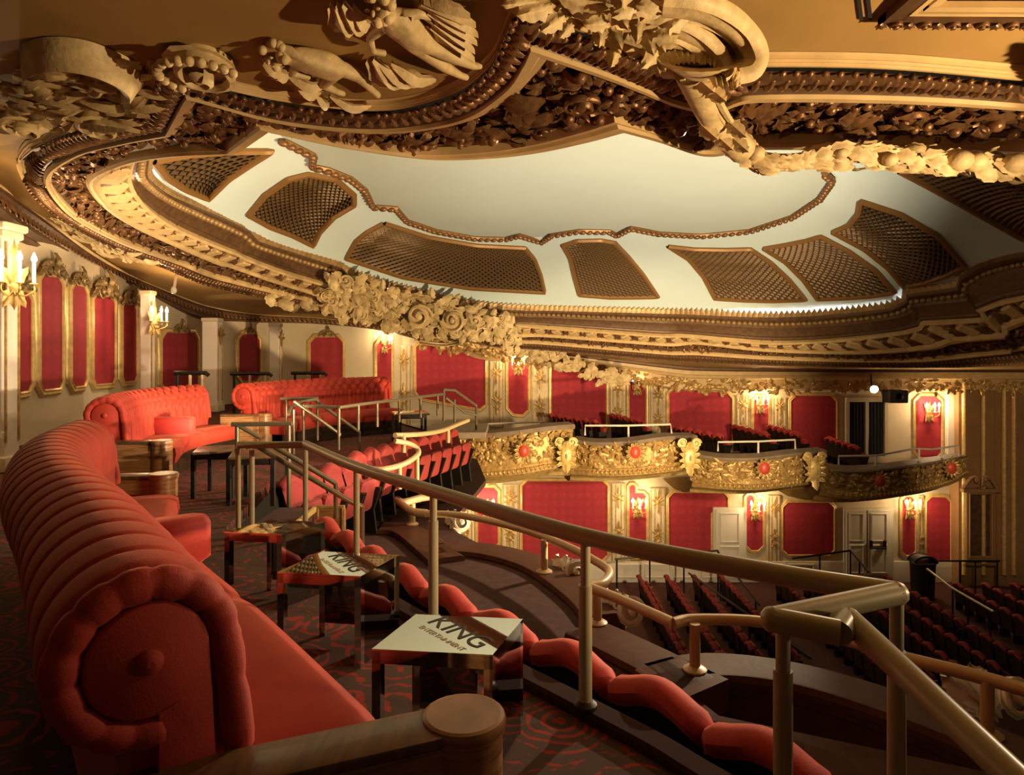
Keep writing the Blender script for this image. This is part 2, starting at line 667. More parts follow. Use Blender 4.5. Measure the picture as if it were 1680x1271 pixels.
# near stations: O, Q, M
NEARS = [
    ((1900, 150), (1900, 185), (1900, 255)), ((1680, 126), (1680, 163), (1680, 242)), ((1450, 106), (1450, 150), (1450, 237)),
    ((1230, 103), (1230, 150), (1240, 235)), ((1180, 110), (1172, 168), (1175, 246)), ((1100, 92), (1110, 158), (1140, 243)),
    ((1000, 60), (1000, 113), (1080, 222)), ((850, 8), (868, 66), (1020, 205)), ((834, 40), (856, 95), (960, 222)),
    ((802, 105), (825, 140), (880, 240)), ((736, 152), (750, 187), (800, 250)), ((620, 176), (620, 206), (700, 252)),
    ((460, 160), (460, 192), (560, 233)), ((303, 124), (303, 150), (440, 207)), ((264, 112), (301, 153), (432, 205)),
    ((240, 184), (270, 212), (378, 244)), ((165, 200), (195, 227), (280, 249)), ((92, 220), (120, 248), (205, 263)),
]
SHARP_NEAR = {7, 13, 14, 15}
cur = {k: [] for k in 'CGMQO'}
for st in FARS:
    for k, p in zip('CGMQO', st):
        cur[k].append(W(p[0], p[1], Zfar(p[0], RAD[k])))
for x, y, dz in ((11.3, 12.6, 0), (10.4, 8.6, 0)):
    out = (Vector((x, y)) - CEN).normalized()
    for k, d, z in (('C', 0, 3.6), ('G', .12, 3.2), ('M', .5, 3.0), ('Q', 1.0, 2.95), ('O', 1.3, 2.9)):
        cur[k].append(Vector((x + out.x * d, y + out.y * d, z + EYE * 0)))
NF = len(FARS) + 2
for i, st in enumerate(NEARS):
    e = {0: 1.35, 1: 1.72}.get(i, 1.78)
    last = {16: .04, 17: .12}.get(i, 0)
    pts = {}
    for k, p, z in zip('OQM', st, (e + .07, e + .03, e)):
        z += last * (1.6 if k == 'M' else 1)
        pts[k] = W(p[0], p[1], z * F / (HY - p[1]))
    inw = Vector((CEN.x - pts['M'].x, CEN.y - pts['M'].y, 0)).normalized()
    pts['G'] = pts['M'] + inw * .12 + Vector((0, 0, .32))
    pts['C'] = pts['M'] + inw * .2 + Vector((0, 0, .62))
    for k in 'CGMQO':
        cur[k].append(pts[k])
sharp = {i for i in SHARP_FAR} | {NF + i for i in SHARP_NEAR}
KS = 10
CV = {k: catmull(cur[k], sharp, KS) for k in cur}
NS = len(CV['C'])
REF = Vector((2.6, 11, -3))


def band(A, B, prof, lo=0, hi=None, closed=True):
    """loft between two curves; prof = (fraction across, offset along the visible normal)"""
    mb = MB()
    rows = []
    n = len(A)
    idx = range(n) if closed else range(lo, hi)
    for i in idx:
        T = A[(i + 1) % n] - A[i - 1] if closed else A[min(i + 1, n - 1)] - A[max(i - 1, 0)]
        D = B[i] - A[i]
        N = T.cross(D).normalized()
        if N.dot(REF - A[i]) < 0:
            N = -N
        rows.append([A[i] + D * t + N * h for t, h in prof])
    mb.grid(rows, closed_u=closed)
    return mb


def band_frame(A, B, i, t):
    n = len(A)
    T = A[(i + 1) % n] - A[i - 1]
    D = B[i] - A[i]
    N = T.cross(D).normalized()
    if N.dot(REF - A[i]) < 0:
        N = -N
    return A[i] + D * t, T.normalized(), D, N


cornice = obj('trim_1', band(CV['C'], CV['G'], [(0, .0), (.0, .16), (.10, .18), (.18, .14), (.22, .08), (.45, .10), (.60, .05), (.82, .02), (.84, .06), (.92, .06), (1, 0)]), M_['brown'], kind='structure', sharp=30)
frieze = obj('trim_2', band(CV['G'], CV['M'], [(-.04, .0), (-.04, .10), (.10, .11), (.13, .03), (.18, .0), (.78, -.02), (.82, .06), (.97, .08), (1.03, .02)]), M_['cream'], kind='structure', sharp=30)
foliage_ring = obj('trim_3', band(CV['M'], CV['Q'], [(.0, .0), (.1, -.03), (.3, -.09), (.5, -.11), (.7, -.09), (.88, -.03), (1, 0)]), M_['brown'], kind='structure')
f1 = obj('inner_fillet', band(CV['M'], CV['Q'], [(-.03, -.02), (-.03, .05), (.05, .055), (.07, .03), (.10, .03), (.12, -.04)]), M_['cream'], foliage_ring, sharp=30)
f2 = obj('outer_fillet', band(CV['M'], CV['Q'], [(.84, -.05), (.85, .02), (.90, .025), (.92, .05), (.985, .055), (1.0, .0)]), M_['cream'], foliage_ring, sharp=30)
egg_ring = obj('trim_4', band(CV['Q'], CV['O'], [(0, .03), (.12, .0), (.2, .0), (.4, .04), (.6, .05), (.8, .03), (.9, .04), (1, .06)]), M_['brown'], kind='structure')

# ------- outer edge of the ceiling field: wall cornice on the left and far side, open plane overhead
U_PX = [(0, 314, 10.2), (39, 340, 10.8), (143, 409, 13.4), (233, 460, 16), (329, 501, 18.5), (418, 516, 20.5), (520, 522, 22), (620, 533, 23.2), (690, 546, 24)]
CORN = [W(-190, 190, 7.4), W(-90, 256, 8.8)] + [W(*p) for p in U_PX]
FARTOP = [W(770, 563, 24.6), W(832, 574, 24.6), (W(888, 580, 24.6)), W(1090, 600, 24.6), W(1150, 604, 24.6), W(1260, 606, 24.6), W(1410, 607, 24.6), W(1510, 607, 24.6), W(1570, 607, 24.6), W(1625, 607, 24.6), W(1690, 607, 24.6), W(1750, 607, 24.6), W(1820, 600, 24.6), W(1880, 590, 24.6)]
BST = []
left_u = [(-30, 294, 9.8), (40, 341, 10.8), (110, 388, 12.6), (185, 434, 14.8), (262, 475, 16.8), (300, 490, 17.8), (335, 502, 18.6), (400, 514, 20.2), (490, 521, 21.7), (540, 523, 22.3), (600, 531, 23), (665, 542, 23.8)]
BST = [W(*p) for p in left_u] + FARTOP + [Vector((19, 13, 3.2)), Vector((17, 7, 3.5))]
for i in range(len(NEARS)):
    o = cur['O'][NF + i]
    if i < 14:
        BST.append(Vector((o.x * 1.15 + (.5 if i < 3 else 0), -1.6, 3.52)))
    else:
        BST.append({14: Vector((-4.5, -1.2, 3.52)), 15: Vector((-6.5, 1.5, 3.55)), 16: Vector((-8, 4.5, 3.7)), 17: Vector((-9, 7.6, 3.85))}[i])
BC = catmull(BST, sharp, KS)
O2, O3 = [], []
for a, b in zip(CV['O'], BC):
    d = b - a
    L = d.length
    O2.append(a + d * ((.10 if a.x < .3 and a.y < 6.5 else .11 if a.y < 6.5 else min(.26, L * .25)) / L))
    O3.append(a + d * min(.6, .5))
obj('trim_5', band(CV['O'], O2, [(-.02, .0), (-.02, .03), (.22, .034), (.26, .015), (.46, .02), (.50, .004), (.78, .012), (.82, -.01), (1, -.02)]), M_['cream'], kind='structure', sharp=30)
mid = [a.lerp(b, .5) + Vector((0, 0, .10 if 0 < i < 100000 else 0)) for i, (a, b) in enumerate(zip(CV['O'], BC))]
ceil_mb = MB()
ceil_mb.grid([[a + Vector((0, 0, .02)), a.lerp(b, .25) + Vector((0, 0, .07)), a.lerp(b, .6) + Vector((0, 0, .08)), b] for a, b in zip(CV['O'], BC)], closed_u=True)
ceiling = obj('ceiling', ceil_mb, M_['ochre'], kind='structure', sharp=60)
CEIL_BVH = BVHTree.FromPolygons([Vector(v) for v in ceil_mb.v], ceil_mb.f)


def on_ceiling(px, py, drop=.03, fallback=5.):
    d = (W(px, py, 1) - ORI).normalized()
    h = CEIL_BVH.ray_cast(ORI, d)[0]
    if h is None:
        return W(px, py, fallback)
    return h - d * drop


# ------- leaves of the foliage band, eggs, modillions, cresting
def seg_lengths(A):
    return [(A[(i + 1) % len(A)] - A[i]).length for i in range(len(A))]


def ring_walk(A, step):
    """(index, fraction) at even spacing on a closed sampled curve"""
    acc, nxt = 0., 0.
    for i, L in enumerate(seg_lengths(A)):
        while nxt <= acc + L and L > 1e-6:
            yield i, (nxt - acc) / L
            nxt += step
        acc += L


def visible_part(p, margin=150):
    if p.y < .3:
        return False
    x = CX + p.x / p.y * F
    y = HY - (p.z - EYE) / p.y * F
    return -margin < x < 1680 + margin and -margin < y < 1271


lv = MB()
rnd = random.Random(3)
k = 0
for i, f in ring_walk(CV['M'], .07):
    p, T, D, N = band_frame(CV['M'], CV['Q'], i, .5)
    if not visible_part(p):
        continue
    w = D.length
    near = p.y < 8.5
    rows = (.14, .28, .42, .56, .70, .82) if w > .55 else (.32, .62)
    for r in rows:
        k += 1
        q = p + D * (r - .5 + rnd.uniform(-.05, .05)) + T * rnd.uniform(-.04, .04) - N * .07
        s = min(.36 * w, .15) * rnd.uniform(.75, 1.25)
        if s < .12:
            s = .12
        a = math.sin(k * .37) * 1.3 + (PI if (k // 9) % 2 else 0) + rnd.uniform(-.5, .5)
        m_ = rnd.random()
        if m_ < .20:
            lv.merge(FLOWER, frame(q, T, N) @ RZ(a) @ S3(s * .75, s * .75, s * .7))
        elif m_ < .30:
            lv.merge(BALL, frame(q + N * .06, T, N) @ S3(s * .55))
        elif near and m_ < .38:
            lv.merge(VOL, frame(q, T, N) @ RZ(a) @ S3(s * .9, s * .9, s * .8))
        elif near and m_ < .72:
            lv.merge(LEAFR, frame(q, T, N) @ RZ(a) @ Matrix.Rotation(rnd.uniform(-.6, .0), 4, 'Y') @ S3(s * 1.1, s * 1.1, s * 1.2))
        else:
            lv.merge(LEAF if near else LEAFS, frame(q, T, N) @ RZ(a) @ Matrix.Rotation(rnd.uniform(-.45, .1), 4, 'Y') @ S3(s * 1.3, s * 1.15, s * 1.1))
for i, f in ring_walk(CV['M'], .34):
    p, T, D, N = band_frame(CV['M'], CV['Q'], i, .5)
    if not visible_part(p) or p.y > 7.5:
        continue
    w = min(D.length, 1.0)
    q = p + D * rnd.uniform(-.18, .18) - N * .03
    a = rnd.uniform(0, 6)
    m_ = rnd.random()
    z = rnd.uniform(.20, .30) * w
    if m_ < .35:
        lv.merge(FLOWER, frame(q, T, N) @ RZ(a) @ S3(z * 1.1, z * 1.1, z * .8))
        lv.merge(BALL, frame(q + N * z * .25, T, N) @ S3(z * .4))
    elif m_ < .65:
        lv.merge(VOL, frame(q, T, N) @ RZ(a) @ S3(z * 1.1, z * 1.1, z * .8))
    else:
        for b_ in (-.5, 0, .5):
            lv.merge(LEAFR, frame(q, T, N) @ RZ(a + b_) @ S3(z * 1.3, z, z))
obj('foliage_carving', lv, M_['bronze'], foliage_ring, kind='stuff')

eg = MB()
for i, f in ring_walk(CV['Q'], .10):
    p, T, D, N = band_frame(CV['Q'], CV['O'], i, .42)
    p = p + T * 0
    if not visible_part(p):
        continue
    w = D.length
    eg.merge(EGG, frame(p + N * .02 + (CV['Q'][(i + 1) % NS] - CV['Q'][i]) * f, T, N) @ S3(.10, w * .55, .13))
    eg.merge(LEAFS, frame(p + D * .40 + N * .03 + (CV['Q'][(i + 1) % NS] - CV['Q'][i]) * f, -D, N) @ S3(w * .6, .11, .1))
    if w > .22:
        eg.merge(BALL, frame(p + D * .46 + N * .05, T, N) @ S3(.05))
obj('egg_and_dart', eg, M_['bronze'], egg_ring, kind='stuff')


def modillion_mb():
    mb = MB()
    rows = []
    for (x, z0, z1) in ((0, 0, .30), (.15, 0, .32), (.5, 0, .22), (.8, 0, .16), (.95, 0, .12), (1.0, 0, .05)):
        rows.append([Vector((x, -.5, z0)), Vector((x, -.5, z1 * .85)), Vector((x, -.35, z1)), Vector((x, .35, z1)), Vector((x, .5, z1 * .85)), Vector((x, .5, z0))])
    mb.grid(rows)
    n = len(mb.v)
    mb.f.append((0, 1, 2, 3, 4, 5))
    return mb.v, mb.f


MOD = modillion_mb()
mod_me = bpy.data.meshes.new('modillion')
mod_me.from_pydata([tuple(v) for v in MOD[0]], [], MOD[1])
mod_me.materials.append(M_['cream'])
ro = MB()
k = 0
for i, f in ring_walk(CV['M'], .27):
    p, T, D, N = band_frame(CV['G'], CV['M'], i, .2)
    if not visible_part(p, 60) or p.y < 6.6:
        continue
    k += 1
    p += (CV['G'][(i + 1) % NS] - CV['G'][i]) * f
    w = D.length
    if k % 2:
        o = bpy.data.objects.new('modillion', mod_me)
        COL.objects.link(o)
        o.parent = frieze
        o.matrix_basis = frame(p - N * .01, D, N) @ S3(w * .62, -.24, .42)
    else:
        ro.merge(LEAF, frame(p + D * .62 - N * .0, -D, N) @ S3(w * .62, max(.34, w * .6), .34))
        ro.merge(FLOWER, frame(p + D * .28, T, N) @ S3(.17, .17, .22))
rn = random.Random(8)
for i, f in ring_walk(CV['M'], .10):
    p, T, D, N = band_frame(CV['G'], CV['M'], i, .2)
    if not visible_part(p, 60) or p.y < 6.6:
        continue
    w = D.length
    for r in (.12, .26, .38, .5, .62) if p.y < 14 else (.12, .38, .60):
        a = rn.uniform(0, 2 * PI)
        ro.merge(LEAFS, frame(p + D * (r - .05 + rn.uniform(-.06, .06)), T * math.cos(a) + D.normalized() * math.sin(a), N) @ S3(rn.uniform(.12, .22), .16, .14))
obj('leaf_rosettes', ro, M_['bronze'], frieze, kind='stuff')

cr, bd = MB(), MB()
for i, f in ring_walk(CV['C'], .15):
    p, T, D, N = band_frame(CV['C'], CV['G'], i, .0)
    if not visible_part(p, 60) or p.y < 6.6:
        continue
    p = p + (CV['C'][(i + 1) % NS] - CV['C'][i]) * f + N * .12
    cr.merge(LEAFS, frame(p + D * .16, -D.normalized(), N) @ S3(.36, .34, .16))
    bd.merge(BALL, frame(p + D * .28 - N * .02, T, N) @ S3(.15, .13, .13))
obj('cresting_leaves', cr, M_['crestbrown'], cornice, kind='stuff')
obj('bead_row', bd, M_['crestbrown'], cornice, kind='stuff')

# ------------------------------------------------------------------ dome: cove with lattice grilles and flat oval ceiling
ROPE_PX = [(465, 230), (500, 247), (514, 254), (512, 272), (540, 278), (575, 292), (600, 312), (612, 338), (650, 341), (668, 362), (715, 378), (780, 390), (830, 391), (852, 385), (888, 396), (905, 385), (950, 378), (1000, 379), (1012, 385), (1035, 373), (1080, 382), (1150, 386), (1230, 378), (1300, 355), (1345, 325), (1366, 295), (1352, 283)]


def rope_pt(px, py):
    v = (HY - py) / F
    return W(px, py, 4.5 / (v + .094))


rope = [rope_pt(*p) for p in ROPE_PX]
ROPEC = Vector((1.6, 12.5))
rope_far = []
for a, b in zip(rope, rope[1:]):
    rope_far += [a.lerp(b, j / 4) for j in range(4)]
rope_far.append(rope[-1])
# close the outline over the hidden near side
p0, p1 = rope_far[-1], rope_far[0]
hid = [p1 + Vector((.0, -1.5, .14)), p1 + Vector((1.2, -3.4, .32)), Vector((1.5, 6.6, 5.43)), p0 + Vector((-1.2, -4.5, .42)), p0 + Vector((.3, -2.2, .2))]
hid = [p0] + hid[::-1] + [p1]
rope_all = rope_far[:-1] + [a for a in spline(hid, 6)[:-1]]
flat_mb = MB()
cflat = Vector((1.6, 12, 0))
cflat.z = EYE + 4.5 - .094 * 12
n = len(rope_all)
flat_mb.add([p + Vector((0, 0, .03)) for p in rope_all] + [cflat + Vector((0, 0, .03))], [(i, (i + 1) % n, n) for i in range(n)])
dome_ceiling = obj('ceiling_dome', flat_mb, M_['dome'], kind='structure', smooth=False)
rp = MB()
rp.tube(rope_far, .06, 6)
rope_o = obj('trim_6', rp, M_['grilleframe'], kind='structure')
bb = MB()
for p, t, d in along(rope_far, .17):
    bb.merge(BALL, frame(p - Vector((0, 0, .05)), t, (0, 0, -1)) @ RZ(.6) @ S3(.20, .13, .12))
obj('rope_bead', bb, M_['bronze'], rope_o, kind='stuff')

# cove: smooth loft from the crest to a circle just outside the scalloped outline
rad = []
NTH = 120
cth = [None] * NTH
for q in range(NTH):
    th = 2 * PI * q / NTH
    dirv = Vector((math.cos(th), math.sin(th)))
    best = max((p for p in CV['C']), key=lambda p: (Vector((p.x, p.y)) - CEN).normalized().dot(dirv))
    r_in = 0
    bp = min(rope_all, key=lambda p: -(Vector((p.x, p.y)) - CEN).normalized().dot(dirv))
    cth[q] = (best, bp)
for _ in range(3):
    cth2 = []
    for q in range(NTH):
        a = sum((cth[(q + d) % NTH][1] for d in (-2, -1, 0, 1, 2)), Vector()) / 5
        cth2.append((cth[q][0], a))
    cth = cth2
cove_rows = []
for c, r in cth:
    row = []
    out = Vector((c.x - CEN.x, c.y - CEN.y, 0)).normalized()
    c0 = c + out * .25 + Vector((0, 0, -.25))
    for t in [j / 14 for j in range(15)]:
        a = t * PI / 2
        h, vv = 1 - math.cos(a), math.sin(a)
        p = c0 + (r - c0) * (t * .55 + h * .45)
        p.z = c0.z + (r.z + .06 - c0.z) * (t * .45 + vv * .55)
        row.append(p)
    row.append(r + (Vector((1.6, 12, r.z)) - r) * .25 + Vector((0, 0, .9)))
    cove_rows.append(row)
cv_mb = MB()
cv_mb.grid(cove_rows, closed_u=True)
cove = obj('ceiling_cove', cv_mb, M_['cove'], kind='structure', sharp=80)
COVE_BVH = BVHTree.FromPolygons([Vector(v) for v in cv_mb.v], cv_mb.f)


def on_cove(px, py):
    d = (W(px, py, 1) - ORI).normalized()
    o = ORI.copy()
    best = None
    for _ in range(4):
        h = COVE_BVH.ray_cast(o, d)
        if h[0] is None:
            break
        best = h[0]
        if h[0].y > 9 or (h[0] - ORI).length > 9:
            break
        o = h[0] + d * .05
    return best if best is not None else W(px, py, 16)


def edge_pts(pts, n):
    """n+1 points at even pixel spacing on a polyline of pixels"""
    pts = [Vector((p[0], p[1], 0)) for p in pts]
    L = sum((b - a).length for a, b in zip(pts, pts[1:]))
    out = [a[0] for a in along(pts, L / n * .99999)]
    while len(out) < n + 1:
        out.append(pts[-1])
    return out[:n + 1]


GR = [
    ('brown lattice grille at the far left end of the white cove, partly hidden', [(245, 262), (300, 252), (360, 247), (440, 246)], [(245, 262), (268, 290), (300, 310), (337, 325)], [(440, 246), (410, 265), (370, 292), (337, 325)], None),
    ('fan shaped lattice grille with a pointed foot above the jog of the ring', [(404, 352), (432, 318), (470, 292), (502, 284)], [(404, 352), (440, 372), (475, 385), (511, 403)], [(502, 284), (548, 293), (577, 318), (578, 335)], [(511, 403), (522, 380), (545, 355), (578, 335)]),
    ('widest lattice grille, above the gilded volutes', [(628, 365), (700, 388), (780, 402), (860, 406)], [(628, 365), (600, 380), (582, 395), (566, 424)], [(860, 406), (876, 425), (886, 450), (893, 480)], [(566, 424), (660, 455), (770, 473), (893, 480)]),
    ('small lattice grille with a rounded head beside the widest one', [(922, 402), (945, 394), (985, 393), (1008, 397)], [(922, 402), (935, 425), (942, 455), (950, 484)], [(1008, 397), (1030, 420), (1055, 450), (1080, 487)], [(950, 484), (1000, 488), (1040, 488), (1080, 487)]),
    ('four sided lattice grille right of the round headed one', [(1096, 403), (1140, 408), (1190, 409), (1232, 408)], [(1096, 403), (1130, 425), (1155, 455), (1173, 490)], [(1232, 408), (1265, 430), (1295, 458), (1323, 492)], [(1173, 490), (1220, 493), (1270, 494), (1323, 492)]),
    ('lattice grille between two thin white ribs on the right of the cove', [(1254, 407), (1290, 401), (1325, 394), (1348, 387)], [(1254, 407), (1290, 430), (1318, 458), (1342, 491)], [(1348, 387), (1395, 412), (1440, 445), (1470, 480)], [(1342, 491), (1390, 489), (1430, 486), (1470, 480)]),
    ('tall lattice grille with a curved pointed top at the right end of the cove', [(1368, 380), (1395, 368), (1410, 350), (1414, 328)], [(1368, 380), (1420, 408), (1460, 440), (1485, 471)], [(1414, 328), (1480, 350), (1540, 385), (1585, 436)], [(1485, 471), (1520, 464), (1555, 452), (1585, 436)]),
    ('dark lattice grille at the right edge, behind the swag of the cartouche', [(1480, 278), (1560, 278), (1640, 282), (1720, 300)], [(1480, 278), (1530, 305), (1600, 345), (1680, 390)], [(1720, 300), (1730, 330), (1735, 370), (1740, 400)], [(1680, 390), (1700, 395), (1720, 398), (1740, 400)]),
]
for label, top, left, right, bot in GR:
    NU, NV = 28, 18
    if bot is None:
        T, L_, R_, B_ = edge_pts(top, NU), edge_pts(left, NV), edge_pts(right, NV), [Vector((left[-1][0], left[-1][1], 0))] * (NU + 1)
    else:
        T, L_, R_, B_ = edge_pts(top, NU), edge_pts(left, NV), edge_pts(right, NV), edge_pts(bot, NU)
    P = []
    for i in range(NU + 1):
        s = i / NU
        row = []
        for j in range(NV + 1):
            t = j / NV
            p = T[i] * (1 - t) + B_[i] * t + L_[j] * (1 - s) + R_[j] * s - (T[0] * (1 - s) * (1 - t) + T[NU] * s * (1 - t) + B_[0] * (1 - s) * t + B_[NU] * s * t)
            q = on_cove(p.x, p.y)
            row.append(q)
        P.append(row)
    inn = Vector((2.6, 12.6, 2.2))

    def surf(a, b, h=0.):
        a, b = min(max(a, 0), 1) * NU, min(max(b, 0), 1) * NV
        i, j = min(int(a), NU - 1), min(int(b), NV - 1)
        fa, fb = a - i, b - j
        p = P[i][j] * (1 - fa) * (1 - fb) + P[i + 1][j] * fa * (1 - fb) + P[i][j + 1] * (1 - fa) * fb + P[i + 1][j + 1] * fa * fb
        return p + (ORI - p).normalized() * h if False else p + (inn - p).normalized() * h

    c = surf(.5, .5)
    g = thing('lattice_grille', label, 'grille', c)
    bk = MB()
    bk.grid([[p + (inn - p).normalized() * .02 for p in r] for r in P])
    obj('backing', bk, M_['dark'], g)
    wu = sum((P[i + 1][NV // 2] - P[i][NV // 2]).length for i in range(NU))
    wv = sum((P[NU // 2][j + 1] - P[NU // 2][j]).length for j in range(NV))
    la = MB()
    cell = .175
    nu, nv = wu / cell, wv / cell
    hw = .027
    for sgn in (1, -1):
        cmin, cmax = (0, nu + nv) if sgn > 0 else (-nv, nu)
        kk = math.floor(cmin)
        while kk < cmax:
            kk += 1
            pts = []
            for q in range(13):
                y = nv * q / 12
                x = (kk - y) if sgn > 0 else (kk + y)
                pts.append((x / nu, y / nv))
            # clip to the field
            run = []
            for (x0, y0), (x1, y1) in zip(pts, pts[1:]):
                if (x0 < 0 and x1 < 0) or (x0 > 1 and x1 > 1):
                    continue
                ta, tb = 0., 1.
                if x0 != x1:
                    for lim in (0., 1.):
                        tt = (lim - x0) / (x1 - x0)
                        if 0 < tt < 1:
                            if (x0 < 0 or x0 > 1) and tt > ta and not (0 <= x0 <= 1):
                                ta = tt
                            elif not (0 <= x1 <= 1):
                                tb = min(tb, tt)
                a = (x0 + (x1 - x0) * ta, y0 + (y1 - y0) * ta)
                b = (x0 + (x1 - x0) * tb, y0 + (y1 - y0) * tb)
                run.append((a, b))
            for a, b in run:
                A, B = surf(*a, .05 + .012 * sgn), surf(*b, .05 + .012 * sgn)
                t = (B - A)
                if t.length < 1e-4:
                    continue
                sd = t.cross(inn - A).normalized() * hw
                la.add([A - sd, A + sd, B + sd, B - sd], [(0, 1, 2, 3)])
    obj('lattice', la, M_['grille'], g, smooth=False, kind='stuff')
    rim = [P[i][0] for i in range(NU)] + [P[NU][j] for j in range(NV)] + [P[i][NV] for i in range(NU, 0, -1)] + [P[0][j] for j in range(NV, 0, -1)]
    rim = [p + (inn - p).normalized() * .05 for p in rim]
    fr = MB()
    rim2 = [p for i, p in enumerate(rim) if (p - rim[i - 1]).length > 1e-3]
    fr.tube(rim2 + [rim2[0]], .065, 6, caps=False)
    obj('grille_frame', fr, M_['grilleframe'], g)

# lamp tubes hidden behind the cresting that wash the cove
lamps = MB()
run = []
for i in range(0, NS):
    p = CV['C'][i]
    if p.y > 7.0 and i < 20 * KS:
        out = Vector((p.x - CEN.x, p.y - CEN.y, 0)).normalized()
        run.append(p + out * .08 + Vector((0, 0, -.16)))
lamps.tube(run, .03, 6)
cl = obj('cove_lamp', lamps, M_['coveglow'])
cl['label'], cl['category'] = 'long lamp tube hidden behind the crest of the ring, washing the white cove', 'lamp'
# ------------------------------------------------------------------ walls with damask panels
WP = [Vector(p) for p in [(-7.9, 6.0), (-7.95, 10.7), (-8.9, 16.1), (-8.66, 18.7), (-7.60, 21.2), (-5.12, 23.8), (-4.04, 25.0), (21, 25.0)]]
FLOOR_LOW = -6.95


def wall_hit(px, py, lift=0.):
    """point, direction along the wall, normal to the room"""
    u = (px - CX) / F
    best = None
    for a, b in zip(WP, WP[1:]):
        d = b - a
        # a + s d = Z (u, 1)
        den = d.x - u * d.y
        if abs(den) < 1e-9:
            continue
        s = (u * a.y - a.x) / den
        Z = a.y + s * d.y
        if -1e-6 <= s <= 1 + 1e-6 and Z > 0 and (best is None or Z < best[0]):
            best = (Z, d.normalized())
    Z, d = best
    t = Vector((d.x, d.y, 0))
    n = Vector((d.y, -d.x, 0))
    return W(px, py, Z) + n * lift, t, n


wl = MB()
lo, hi = [], []
for i, p in enumerate(WP[:7]):
    lo.append(Vector((p.x, p.y, FLOOR_LOW if i > 4 else -.0)))
    hi.append(Vector((p.x, p.y, 4.6)))
wl.grid([lo, hi])
wall_left = obj('wall_left', wl, M_['wallcream'], kind='structure', smooth=False)
wf = MB()
wf.box((8.5, 25.1, -1.2), (25.1, .2, 11.6))
wall_far = obj('wall_far', wf, M_['wallcream'], kind='structure', smooth=False)


def poly_frame(P3, t, n, wd, dp, k=(0, 1)):
    """moulding around a planar polygon"""
    up = Vector((0, 0, 1))
    c = sum(P3, Vector()) / len(P3)
    q = [((p - c).dot(t), (p - c).z) for p in P3]
    m = len(q)
    area = sum(q[i][0] * q[(i + 1) % m][1] - q[(i + 1) % m][0] * q[i][1] for i in range(m))
    sg = 1 if area > 0 else -1

    def offset(w):
        out = []
        for i in range(m):
            a, b, e = q[i - 1], q[i], q[(i + 1) % m]
            d1 = Vector((b[0] - a[0], b[1] - a[1])).normalized()
            d2 = Vector((e[0] - b[0], e[1] - b[1])).normalized()
            n1, n2 = Vector((d1.y, -d1.x)) * sg, Vector((d2.y, -d2.x)) * sg
            bis = (n1 + n2)
            if bis.length < 1e-6:
                bis = n1
            bis.normalize()
            s = w / max(.35, bis.dot(n1))
            out.append(c + t * (b[0] + bis.x * s) + up * (b[1] + bis.y * s))
        return out
    mb = MB()
    rows = []
    for w, h in ((-.01, 0), (-.005, dp * .7), (wd * .15, dp), (wd * .35, dp * .75), (wd * .65, dp * .8), (wd * .85, dp * .55), (wd, 0)):
        rows.append([p + n * h for p in offset(w)])
    mb.grid([list(r) for r in zip(*rows)], closed_u=True)
    return mb


def crest_mb(mb, p, t, n, w, h, rnd):
    """symmetrical spray of leaves around a shell"""
    up = Vector((0, 0, 1))
    for s in (-1, 1):
        for k in range(5):
            x = .08 + .09 * k
            q = p + t * s * x * w + up * (.30 - .9 * x * x * 1.6) * h * .6
            mb.merge(LEAFR, frame(q + n * .02, t * s * .8 + up * (.7 - .35 * k), n) @ S3(w * .20, w * .18, w * .22))
            mb.merge(LEAF, frame(q + n * .02, t * -s * .3 + up * .9, n) @ S3(w * .20, w * .14, w * .2))
        mb.merge(VOL, frame(p + t * s * w * .22 + n * .01, t * s, n) @ S3(w * .26, w * .26, w * .3))
    mb.merge(LEAFR, frame(p + n * .03 + up * h * .1, up, n) @ S3(h * .7, w * .3, w * .4))
    mb.merge(FLOWER, frame(p + up * h * .12 + n * .05, t, n) @ S3(w * .3))


def panel(wall, corners, chamfer=.16, wd=.13, crown=None, notch=None, lift=.02):
    """corners: pixels left-top, right-top, right-bottom, left-bottom of the red field"""
    mx = sum(c[0] for c in corners) / 4
    _, t, n = wall_hit(mx, 600)
    base = wall_hit(mx, 600)[0]
    pts = []
    for c in corners:
        d = (W(c[0], c[1], 1) - ORI)
        s = (base - ORI).dot(n) / d.dot(n)
        pts.append(ORI + d * s)
    if notch:
        x, y = notch[:2]
        extra = []
        for c in ([(x, corners[0][1]), (x, y), (corners[1][0], y)] if notch[2] == 'tr' else [(corners[1][0], y), (x, y), (x, corners[2][1])]):
            d = (W(c[0], c[1], 1) - ORI)
            extra.append(ORI + d * ((base - ORI).dot(n) / d.dot(n)))
        if notch[2] == 'tr':
            pts = [pts[0]] + extra + pts[2:]
        else:
            pts = pts[:2] + extra + [pts[3]]
    ch = []
    m = len(pts)
    for i in range(m):
        a, b, c = pts[i - 1], pts[i], pts[(i + 1) % m]
        k = min(chamfer, (b - a).length * .3, (c - b).length * .3)
        if notch and (i == 2):
            ch.append(b)
        else:
            ch += [b + (a - b).normalized() * k, b + (c - b).normalized() * k]
    mb = MB()
    mb.prism([p + n * .0 for p in ch], n * (lift + .02))
    f = obj('damask_panel', mb, M_['damask'], wall, smooth=False)
    obj('panel_frame', poly_frame([p + n * .01 for p in ch], t, n, wd, .07), M_['goldlight'], f, sharp=30)
    big = poly_frame([p + n * .01 for p in ch], t, n, wd, .07)
    outer = [p for p in ch]
    if crown:
        c = MB()
        w = (pts[1] - pts[0]).length
        crest_mb(c, (pts[0] + pts[1]) / 2 + Vector((0, 0, wd * .6)) + n * .05, t, n, w * crown, max(.4, w * crown * .5), random)
        obj('crown_carving', c, M_['oldgold'], f)
    return f


